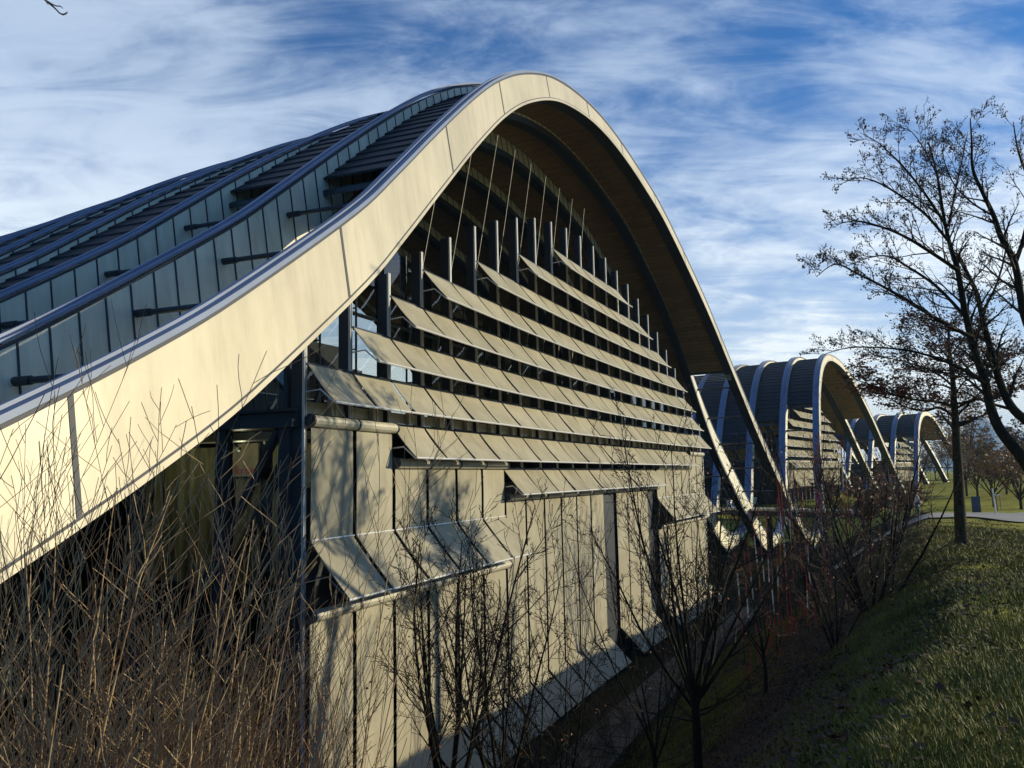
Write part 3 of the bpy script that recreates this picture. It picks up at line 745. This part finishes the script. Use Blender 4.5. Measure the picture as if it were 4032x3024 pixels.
# --- big alder at right
def limbs(mb,paths,Y0):
    out=[]
    for pts,r0,r1,dy in paths:
        P=[at(x,y,Y0+dy*(j/(len(pts)-1))) for j,(x,y) in enumerate(pts)]
        P=[Vector(q) for q in spline([tuple(q) for q in P],4)]; n=len(P)
        rad=[r0+(r1-r0)*j/(n-1) for j in range(n)]
        mb.tube(P,rad,9 if r0>.08 else 6); out.append((P,rad))
    return out
def spawn(lims,mbs,P,tips,every,ln,ang,t0=.12,bias=None,lenf=None):
    for pts,rad in lims:
        tot=sum((b-a).length for a,b in zip(pts,pts[1:])); acc=0; nxt=tot*t0
        for i in range(len(pts)-1):
            seg=(pts[i+1]-pts[i]).length
            while acc+seg>nxt:
                t=(nxt-acc)/seg; p=pts[i].lerp(pts[i+1],t); d=(pts[i+1]-pts[i]).normalized()
                nd=rot_about(d,perp(d),math.radians(ang*R.uniform(.6,1.3)))
                if nd.z<-.1: nd.z*=-.5
                if bias: nd=(nd+bias*R.random()).normalized()
                f=1-.55*nxt/tot
                grow(mbs,p,nd,ln*f*R.uniform(.7,1.2),max(rad[i]*.45,.007),0,P,tips)
                nxt+=every*R.uniform(.6,1.4)
            acc+=seg
def alder():
    Y=21.0; mb=MB(); 
    main=[([(4330,2230),(4160,2020),(4032,1815),(3945,1705),(3905,1620),(3877,1500),(3837,1381),(3797,1216),(3770,1063),(3740,964),(3715,850),(3690,690),(3655,560)],.17,.02,1.2),
          ([(4330,1900),(4180,1760),(4032,1650),(3975,1590),(3936,1500),(3905,1390),(3870,1262),(3846,1156),(3800,1060),(3770,1000)],.14,.04,1.5),
          ([(4250,1720),(4140,1500),(4080,1350),(4032,1240),(3996,1040),(3940,930),(3913,851),(3870,760),(3830,665),(3826,560),(3820,466)],.13,.012,-1.5),
          ([(3996,1040),(4032,930),(4060,760),(4010,600),(3990,480)],.06,.01,-.8)]
    sub=[([(3830,1330),(3700,1262),(3600,1200),(3480,1130),(3380,1080),(3290,1040),(3215,1090)],.055,.008,-1.5),
         ([(3795,1240),(3690,1130),(3590,1060),(3500,1010),(3420,1015),(3330,1050)],.05,.008,1.5),
         ([(3770,1063),(3660,990),(3560,930),(3460,890),(3370,870),(3290,885)],.05,.008,-1),
         ([(3735,950),(3650,850),(3560,780),(3460,720),(3380,700),(3310,725)],.042,.008,1),
         ([(3720,880),(3640,760),(3560,660),(3500,600),(3455,560),(3400,530)],.038,.007,-1),
         ([(3735,890),(3760,760),(3790,620),(3810,520)],.035,.007,1),
         ([(3690,690),(3640,590),(3590,520),(3545,500)],.02,.006,-.5),
         ([(3880,1510),(3760,1440),(3620,1390),(3480,1370),(3340,1370),(3230,1400)],.045,.007,1.2),
         ([(3913,851),(3830,800),(3760,730),(3720,640),(3705,560)],.03,.006,1),
         ([(3860,1240),(3920,1130),(3960,980),(3950,860)],.04,.01,1)]
    lm=limbs(mb,main,Y); ls=limbs(mb,sub,Y)
    mbs=[MB(),MB(),MB()]; tips=[]
    P=dict(lv=3,seg=[6,5,3],wob=[.09,.13,.16],up=[.015,.01,-.01],tap=[.8,.75,.5],ch=[7,3,0],ang=[42,45,0],lr=[.42,.45,0],rr=[.55,.6,0],rmin=.0055,minz=-.35)
    lf=Vector((-.35,0,.15))
    spawn(ls,mbs,P,tips,.19,1.35,42,.06,lf); spawn(lm,mbs,P,tips,.24,1.6,46,.36,Vector((-.1,0,.3)))
    cn=MB()
    for p,d in tips:
        if R.random()<.26 and p.z>3.0:
            for _ in range(R.choice((1,1,2))): blob(cn,p+Vector((R.uniform(-.05,.05),R.uniform(-.05,.05),R.uniform(-.09,-.02))),R.uniform(.014,.025))
    base=at(4330,2230,Y); gz=terr(base.x,base.y); mb.tube([Vector((base.x+.5,base.y,gz-.3)),base],[.24,.17],9)
    finish('alder_tree',(base.x+.5,base.y,gz),'tall leaning bare tree at the right edge, crown dotted with small dark cones','tree',None,[mb]+mbs,M['barkdark'],M['twigdark'],cn,M['cone'],'cones')
alder()
# --- tree with red-brown leaves
def redtree():
    Y=26.0; mb=MB()
    main=[([(3786,2120),(3778,2000),(3772,1850),(3764,1700),(3758,1600),(3750,1480),(3738,1380),(3735,1290)],.19,.03,0)]
    sub=[([(3752,1600),(3690,1582),(3640,1578),(3540,1560),(3440,1520),(3360,1490)],.05,.01,-1.2),
         ([(3754,1640),(3700,1605),(3640,1618),(3560,1600),(3480,1560),(3420,1570)],.05,.01,1.2),
         ([(3762,1610),(3830,1575),(3900,1565),(3980,1520),(4032,1500)],.045,.01,-1),
         ([(3750,1520),(3690,1470),(3620,1440),(3540,1420),(3470,1400)],.04,.01,.8),
         ([(3752,1500),(3820,1440),(3900,1410),(3990,1400)],.04,.01,1),
         ([(3742,1420),(3700,1370),(3650,1330),(3600,1300)],.03,.008,-.8),
         ([(3742,1400),(3790,1340),(3830,1280)],.03,.008,.6),
         ([(3756,1560),(3800,1500),(3860,1480),(3930,1450)],.03,.008,-1.5)]
    lmn=limbs(mb,main,Y); ls=limbs(mb,sub,Y)
    mbs=[MB(),MB(),MB()]; tips=[]
    P=dict(lv=3,seg=[5,4,3],wob=[.1,.14,.16],up=[.01,.0,-.01],tap=[.8,.75,.5],ch=[7,4,0],ang=[45,48,0],lr=[.45,.45,0],rr=[.5,.6,0],rmin=.006,minz=-.25)
    spawn(ls,mbs,P,tips,.15,1.35,48,.06); spawn(lmn,mbs,P,tips,.2,1.6,70,.5)
    lf=MB()
    for p,d in tips:
        for _ in range(2):
            if R.random()<.6: leafquad(lf,p+Vector((R.gauss(0,.1),R.gauss(0,.1),R.gauss(0,.07))),R.uniform(.03,.055))
    base=at(3786,2120,Y); gz=terr(base.x,base.y); mb.tube([Vector((base.x,base.y,gz-.25)),Vector((base.x,base.y,gz+.1)).lerp(base,.3),base],[.30,.23,.19],9)
    finish('oak_tree',(base.x,base.y,gz),'straight-trunked tree with clinging red-brown leaves on the sunny ridge','tree',None,[mb]+mbs,M['bark'],M['twigdark'],lf,M['leafred'])
redtree()
# --- far trees behind the lawn
def fartree(px,py,Y,h,label,leaf,leafm,twigm,w=.9,group='small trees beyond the lawn',n=9,tr=.12):
    c=at(px,py,Y); gz=terr(c.x,c.y); base=Vector((c.x,c.y,gz)); mbs=[MB(),MB(),MB()]
    mbs[0].tube([base-Vector((0,0,.2)),base+Vector((0,0,h*.22))],[tr,tr*.8],6)
    P=dict(lv=3,seg=[5,4,3],wob=[.07,.1,.12],up=[.07,.05,.03],tap=[.8,.8,.5],ch=[9,6,0],ang=[38,42,0],lr=[.42,.42,0],rr=[.5,.6,0],rmin=.014)
    tips=[]
    for i in range(n):
        a=2*math.pi*i/n; sp=w*R.uniform(.3,1); grow([mbs[0],mbs[1],mbs[2]],base+Vector((0,0,h*R.uniform(.12,.22))),Vector((math.cos(a)*sp,math.sin(a)*sp,1)),h*R.uniform(.6,.85),tr*.5,0,P,tips)
    lf=MB()
    for p,d in tips:
        if R.random()<leaf: leafquad(lf,p+Vector((R.gauss(0,.15),R.gauss(0,.15),R.gauss(0,.15))),R.uniform(.10,.2))
    finish('small_tree',base,label,'tree',group,mbs,M['bark'],twigm,lf,leafm)
fartree(3913,1975,68,5.2,'bushy bare tree behind the leaning white pole',.35,M['orange'],M['twigmid'],1.2)
fartree(4018,1962,64,4.6,'bare tree on the bright lawn at the right edge',.2,M['orange'],M['twigmid'],1.0)
fartree(3808,1960,92,11.0,'tall orange-leaved tree left of the blue mountain',1,M['orange'],M['twigmid'],.5,n=12)
fartree(3850,1955,86,6.6,'dense orange-brown tree below the mountain top',1,M['orange'],M['twigmid'],.8,n=11)
fartree(3905,1950,96,5.4,'second orange-brown tree under the mountain, right of the dense one',1,M['orange'],M['twigmid'],1.0,n=11)
fartree(3965,1950,90,4.2,'wide low brown tree under the mountain ridge',1,M['orange'],M['twigmid'],1.2,n=11)
fartree(4010,1952,100,4.8,'brown tree behind the wide low one, close to the right edge',1,M['orange'],M['twigmid'],1.1,n=10)
fartree(4075,1950,84,7.2,'red-brown tree cut by the right edge',1,M['leafred'],M['twigmid'],.8,n=10)
fartree(3740,1965,175,11,'brown tree seen between the legs of the far hall',.9,M['orange'],M['twigmid'],1.0,n=10)
fartree(3690,1968,172,9,'brown tree just left of the straight ridge trunk, behind the far hall',.9,M['orange'],M['twigmid'],1.1,n=10)
fartree(3640,1975,170,6.0,'dense brown tree far behind the far hall',.9,M['orange'],M['twigmid'],1.2,n=10)
fartree(3480,1985,62,3.6,'rust-leaved small tree in front of the far hall legs',.5,M['leafred'],M['twigmid'],1.1,n=8)
fartree(3570,1985,64,3.0,'brown shrub-like tree left of the walking person',.6,M['orange'],M['twigmid'],1.2,n=8)
fartree(3400,2010,48,4.6,'red-brown tree at the foot of the middle hall arch',.6,M['leafred'],M['twigmid'],1.1,n=8)
# --- twig of an overhanging tree, top left
T0=Thing('overhanging_branch',at(180,-60,5),'thin bare branch tip hanging into the top left corner','branch')
mb=MB(); q=lambda x,y:at(x,y,5)
mb.tube([q(150,-60),q(178,0),q(200,18),q(222,38),q(235,52),q(248,58),q(262,52),q(265,46)],[.009,.007,.006,.005,.005,.006,.005,.003],5)
mb.tube([q(188,6),q(205,17),q(222,24),q(238,24),q(247,33)],[.005,.005,.004,.004,.002],5); mb.tube([q(180,2),q(186,12),q(189,19)],[.004,.003,.002],4)
T0.part(mb,'twig',M['twigmid'])
# ------------------------------------------------------------------ red and white poles
base_mesh=[]
segs=[('polered','twigdark','polered','poleora','white','polered'),('twigdark','polered','white','polered','twigdark','poleora'),('polered','polered','twigdark','white','polered','polered')]
def pole(x,y,h,dx,dy,kind):
    z=terr(x,y); T=Thing('striped_pole',(x,y,z),'thin red and white striped garden pole stuck in the dark slope','pole','red and white poles on the slope')
    top=Vector((x+dx,y+dy,z+h)); b=Vector((x,y,z-.2)); n=6
    for i in range(n):
        mb=MB(); a=b.lerp(top,i/n); c=b.lerp(top,(i+1)/n); mb.tube([a,c],.019,5,0,True)
        T.part(mb,'band',M[segs[kind][i]])
pp=[(2920,26,4.2),(2942,25,4.0),(2975,28,4.6),(3012,27,5.0),(3020,29,5.2),(3028,30,5.0),(3047,27,4.4),(3078,29,5.2),(3095,30,5.8),(3108,28,5.4),(3116,29,5.6),(3128,27,4.8),(3150,31,6.0),(3166,30,5.6),(3186,30,5.4),(3200,31,4.8),(3240,32,6.4),(3252,34,7.0),(3264,33,6.6),(3274,34,6.9),(3345,33,5.8),(3362,35,6.2),(3056,24,3.4),(3170,24,3.0),(3210,24,2.8)]
for px,Y,h in pp:
    c=at(px,2300,Y); pole(c.x,c.y,h*.92,R.uniform(-.35,.1),R.uniform(-.2,.2),R.randrange(3))
# ------------------------------------------------------------------ small things by the path
c=at(3845,2010,58); gz=terr(c.x,c.y)
T=Thing('sign_slab',(c.x,c.y,gz),'upright dark blue sign slab on the bright lawn','sign')
mb=MB(); mb.box((c.x,c.y,gz+.55),.56,.12,1.15); T.part(mb,'panel',M['signblue']); mb=MB(); mb.box((c.x,c.y,gz-.02),.66,.22,.12); T.part(mb,'base',M['steel'])
c=at(3923,2017,56); gz=terr(c.x,c.y); T=Thing('marker_pole',(c.x,c.y,gz),'leaning white marker pole beside the pale path','pole')
mb=MB(); mb.tube([Vector((c.x,c.y,gz-.1)),Vector((c.x-.14,c.y,gz+1.75))],.05,8,0,True); pm=T.part(mb,'shaft',M['white'])
for t in (.62,.72,.8): 
    mb=MB(); mb.tube([Vector((c.x-.14*t,c.y,gz+1.75*t)),Vector((c.x-.14*(t+.02),c.y,gz+1.75*(t+.025)))],.052,8); T.part(mb,'dark_mark',M['seam'],pm)
c=at(3933,1988,62); gz=terr(c.x,c.y); T=Thing('tree_stakes',(c.x,c.y,gz),'pair of wooden stakes joined by a crossbar on the lawn','tree stakes')
for dx in (-.14,.16):
    mb=MB(); mb.tube([Vector((c.x+dx,c.y,gz-.1)),Vector((c.x+dx-.03,c.y,gz+1.15))],.04,6,0,True); T.part(mb,'stake',M['wood'])
mb=MB(); mb.box((c.x-.02,c.y,gz+1.16),.46,.07,.07); T.part(mb,'crossbar',M['white'])
# person (walking on the path, seen from behind the twigs)
def person():
    c=at(3612,2021,57.0); gz=terr(c.x,c.y)+.09
    T=Thing('person',(c.x,c.y,gz),'person in a cream coat and teal jeans walking on the path beyond the twigs','person')
    def skinmesh(name,verts,edges,rad,m,root=0,sub=2):
        me=bpy.data.meshes.new(name); me.from_pydata(verts,edges,[]); o=bpy.data.objects.new(name,me); col.objects.link(o); o.parent=T.o
        o.modifiers.new('skin','SKIN'); ld=me.skin_vertices[0].data if me.skin_vertices else None
        if ld is None:
            return o
        for i,r in enumerate(rad): ld[i].radius=(r[0],r[1]) if isinstance(r,tuple) else (r,r)
        ld[root].use_root=True
        sb=o.modifiers.new('sub','SUBSURF'); sb.levels=sub; sb.render_levels=sub; me.materials.append(m); return o
    # facing +x, mid stride
    bv=[(0,0,.93),(0,0,1.12),(0.02,0,1.36),(.04,0,1.47),(.06,0,1.54),(.08,0,1.63),(.075,0,1.70),
        (0.02,.17,1.38),(-.03,.24,1.12),(.08,.25,.90),(.12,.25,.82),
        (0.02,-.17,1.38),(.06,-.24,1.12),(.22,-.22,.92),(.27,-.21,.85),
        (0,.09,.88),(.14,.1,.48),(.10,.1,.07),(.22,.1,.03),(0,-.09,.88),(-.08,-.1,.48),(-.26,-.1,.12),(-.16,-.1,.04)]
    be=[(0,1),(1,2),(2,3),(3,4),(4,5),(5,6),(2,7),(7,8),(8,9),(9,10),(2,11),(11,12),(12,13),(13,14),(0,15),(15,16),(16,17),(17,18),(0,19),(19,20),(20,21),(21,22)]
    br=[(.13,.16),(.11,.14),(.12,.17),.06,.055,.095,.07,.065,.05,.04,.04,.065,.05,.04,.04,.1,.07,.05,.04,.1,.07,.05,.04]
    skinmesh('body',bv,be,br,M['skin'])
    # trousers, coat, hair slightly larger than the body
    skinmesh('trousers',[bv[0],bv[15],bv[16],bv[17],bv[19],bv[20],bv[21]],[(0,1),(1,2),(2,3),(0,4),(4,5),(5,6)],[(.15,.18),.115,.085,.065,.115,.085,.065],M['jeans'])
    skinmesh('coat',[(0,0,.72),bv[0],bv[1],bv[2],(.035,0,1.44),bv[7],bv[8],bv[9],bv[11],bv[12],bv[13]],[(0,1),(1,2),(2,3),(3,4),(3,5),(5,6),(6,7),(3,8),(8,9),(9,10)],[(.19,.22),(.17,.2),(.14,.18),(.145,.2),.075,.085,.07,.055,.085,.07,.055],M['coat'],1)
    skinmesh('hair',[(.05,0,1.55),(.04,0,1.66),(.06,0,1.74)],[(0,1),(1,2)],[.07,.115,.075],M['hair'])
    mb=MB()
    for X,Y_ in ((.17,.1),(-.2,-.1)): mb.box((X,Y_,.045),.27,.1,.09)
    mb.build('shoes',M['steel'],T.o)
person()
# ------------------------------------------------------------------ mountains
mb=MB(); ridge=[(2500,1842),(2900,1838),(3300,1832),(3600,1815),(3700,1790),(3780,1725),(3815,1668),(3832,1645),(3860,1640),(3885,1650),(3915,1675),(3960,1678),(4000,1690),(4032,1700),(4120,1712),(4300,1690),(4500,1740),(4900,1800)]
rows=[]; Y=6500
R2=random.Random(3); Y=4000
rd=spline(ridge,5)
for x,y in rd:
    y+=R2.uniform(-4,4); p=at(x,y,Y); rows.append([(p.x,p.y,max(p.z,10)),(p.x*.93,p.y*.93-R2.uniform(0,150),max(p.z,10)*.55+R2.uniform(0,25)),(p.x*.86,p.y*.84,max(p.z*.15,2)),(p.x*.8,p.y*.74,-5),(p.x*1.05,p.y*1.12,-5)])
mb.sweep([[Vector(q) for q in r] for r in rows],0,True,True)
o=mb.build('mountain',M['stone'],None,True); tag(o,'blue hazy mountain ridge far behind the trees at right','mountain',kind='structure')
# ------------------------------------------------------------------ grass, fallen leaves
mb=MB(); G=random.Random(5); cnt=0
def vis(x,y,z):
    v=Vector((x,y,z)); d=v.dot(F)
    if d<.5: return False
    X=v.dot(CR)/d*FPX+2016; Y=1512-v.dot(CU)/d*FPX
    return -150<X<4200 and -100<Y<3250
for _ in range(330000):
    t=G.random(); dist=2.6+ (42-2.6)*t**2.1; a=G.uniform(-.05,.62)
    x,y=dist*math.sin(a),dist*math.cos(a); s,o_=SO(x,y)
    if o_<4.4: continue
    z=terr(x,y)
    if not vis(x,y,z): continue
    if 7.6<o_<10.6 and s>-11 and G.random()<.6: continue
    h=G.uniform(.03,.085)*(1+.5*math.sin(x*1.7)*math.sin(y*1.1))*(1+dist*.02); w=.0035+dist*.0006; b=G.uniform(0,6.28); dx,dy=math.cos(b)*w,math.sin(b)*w; lx,ly=G.gauss(0,.04),G.gauss(0,.04)
    n=len(mb.v); mb.v+=[(x-dx,y-dy,z-.02),(x+dx,y+dy,z-.02),(x+lx,y+ly,z+h)]; mb.f.append((n,n+1,n+2)); mb.m.append(0); cnt+=1
    if cnt>150000: break
tag(mb.build('grass',M['grass']),'short rough grass covering the slope and the ridge','grass',kind='stuff')
mb=MB()
for _ in range(60000):
    s=G.uniform(-10,36); o_=9.0+.0*s+G.gauss(0,.85)+(.8*sm(0,12,s))
    if G.random()<.3: o_=G.uniform(5,17)
    p=L(s,o_,0); z=terr(p.x,p.y)+.05
    if p.length<9 and G.random()<.75: continue
    if not vis(p.x,p.y,z): continue
    sz=G.uniform(.025,.055); a=Vector((G.gauss(0,1),G.gauss(0,1),G.gauss(0,.35))).normalized()*sz; b=a.cross(Vector((G.gauss(0,.3),G.gauss(0,.3),1))).normalized()*sz*.7
    c=Vector((p.x,p.y,z)); mb.quad(c-a,c-b,c+a,c+b)
tag(mb.build('fallen_leaves',M['litter']),'band of brown fallen leaves under the tree row on the slope','fallen leaves',kind='stuff')
# ------------------------------------------------------------------ light
AZ=math.radians(80); EL=math.radians(17)
sv=Vector((math.sin(AZ)*math.cos(EL),math.cos(AZ)*math.cos(EL),math.sin(EL)))
sl=bpy.data.lights.new('sun','SUN'); sl.energy=5; sl.angle=math.radians(.53); sl.color=(1,.89,.64)
so_=bpy.data.objects.new('sun',sl); col.objects.link(so_); so_.rotation_mode='QUATERNION'; so_.rotation_quaternion=sv.to_track_quat('Z','Y')
w=bpy.data.worlds.new('World'); sc.world=w; w.use_nodes=True; nt=w.node_tree; bg=nt.nodes['Background']
sky=nt.nodes.new('ShaderNodeTexSky'); sky.sky_type='NISHITA'; sky.sun_disc=False; sky.sun_elevation=EL; sky.sun_rotation=AZ; sky.altitude=500; sky.air_density=1.0; sky.dust_density=.6; sky.ozone_density=2.5
def N(t,**k):
    n=nt.nodes.new(t)
    for a,b in k.items(): setattr(n,a,b)
    return n
lk=nt.links.new
tc=N('ShaderNodeTexCoord'); sp=N('ShaderNodeSeparateXYZ'); lk(tc.outputs['Generated'],sp.inputs[0])
def math_(op,a,b=None,c=None):
    n=N('ShaderNodeMath',operation=op)
    for i,v in enumerate((a,b,c)):
        if v is None: continue
        if isinstance(v,(int,float)): n.inputs[i].default_value=v
        else: lk(v,n.inputs[i])
    return n.outputs[0]
den=math_('ADD',math_('MAXIMUM',sp.outputs[2],0.0),.16)
u=math_('DIVIDE',sp.outputs[0],den); v=math_('DIVIDE',sp.outputs[1],den)
cb=N('ShaderNodeCombineXYZ'); lk(u,cb.inputs[0]); lk(v,cb.inputs[1])
mp=N('ShaderNodeMapping'); lk(cb.outputs[0],mp.inputs[0]); mp.inputs['Rotation'].default_value=(0,0,math.radians(-40)); mp.inputs['Scale'].default_value=(.75,1.0,1); mp.inputs['Location'].default_value=(5.3,2.9,0)
n1=N('ShaderNodeTexNoise'); n1.inputs['Scale'].default_value=.8; n1.inputs['Detail'].default_value=12; n1.inputs['Roughness'].default_value=.6; n1.inputs['Distortion'].default_value=.8; lk(mp.outputs[0],n1.inputs['Vector'])
mp2=N('ShaderNodeMapping'); lk(cb.outputs[0],mp2.inputs[0]); mp2.inputs['Rotation'].default_value=(0,0,math.radians(-58)); mp2.inputs['Scale'].default_value=(1.6,4.2,1)
n2=N('ShaderNodeTexNoise'); n2.inputs['Distortion'].default_value=1.1; n2.inputs['Scale'].default_value=1.5; n2.inputs['Detail'].default_value=10; n2.inputs['Roughness'].default_value=.66; lk(mp2.outputs[0],n2.inputs['Vector'])
cl=math_('ADD',math_('MULTIPLY',n1.outputs[0],.86),math_('MULTIPLY',n2.outputs[0],.34))
cr=N('ShaderNodeValToRGB'); e=cr.color_ramp.elements; e[0].position=.46; e[0].color=(0,0,0,1); e[1].position=.70; e[1].color=(1,1,1,1); cr.color_ramp.interpolation='EASE'; lk(cl,cr.inputs[0])
hz=math_('SUBTRACT',1.0,math_('MULTIPLY',sp.outputs[2],2.2)); hz=math_('MAXIMUM',hz,0.0); hz=math_('POWER',hz,1.6)
fwd=math_('MINIMUM',math_('MAXIMUM',math_('ADD',math_('MULTIPLY',sp.outputs[1],1.8),.25),.06),1.0)  # clouds thinned overhead and behind the camera to cut the fill light
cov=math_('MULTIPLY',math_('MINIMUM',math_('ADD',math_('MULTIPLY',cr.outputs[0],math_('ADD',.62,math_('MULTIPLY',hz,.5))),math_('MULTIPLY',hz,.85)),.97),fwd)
# cloud light: bluish white high up, warm cream near the horizon
cc=N('ShaderNodeMix',data_type='RGBA'); lk(hz,cc.inputs[0]); cc.inputs[6].default_value=(12,14,16.4,1); cc.inputs[7].default_value=(22,22,20,1)
sky2=N('ShaderNodeMix',data_type='RGBA',blend_type='MULTIPLY'); sky2.inputs[0].default_value=1; lk(sky.outputs[0],sky2.inputs[6]); sky2.inputs[7].default_value=(.40,1.22,2.1,1)
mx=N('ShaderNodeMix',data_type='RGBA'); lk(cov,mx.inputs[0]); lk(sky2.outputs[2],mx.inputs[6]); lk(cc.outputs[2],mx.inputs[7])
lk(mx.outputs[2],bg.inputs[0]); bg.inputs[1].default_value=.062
mb=MB(); zt=290
mb.box((0,0,(zt-9.6)/2),9600,9600,zt+9.6)
mb.v=[(x,y,z) for x,y,z in mb.v]
hm=bpy.data.materials.new('haze'); hm.use_nodes=True; hn=hm.node_tree; hn.nodes.remove(hn.nodes['Principled BSDF'])
pv=hn.nodes.new('ShaderNodeVolumePrincipled'); pv.inputs['Color'].default_value=(.45,.72,1,1); pv.inputs['Density'].default_value=.00021
hn.links.new(pv.outputs[0],hn.nodes['Material Output'].inputs['Volume'])
if HAZE: tag(mb.build('haze',hm),'thin bluish air between the camera and the mountains','haze',kind='stuff')
sc.view_settings.view_transform='Standard'; sc.view_settings.look='None'; sc.view_settings.exposure=.15; sc.view_settings.gamma=1
sc.render.engine='CYCLES'; sc.cycles.max_bounces=8; sc.cycles.transparent_max_bounces=12
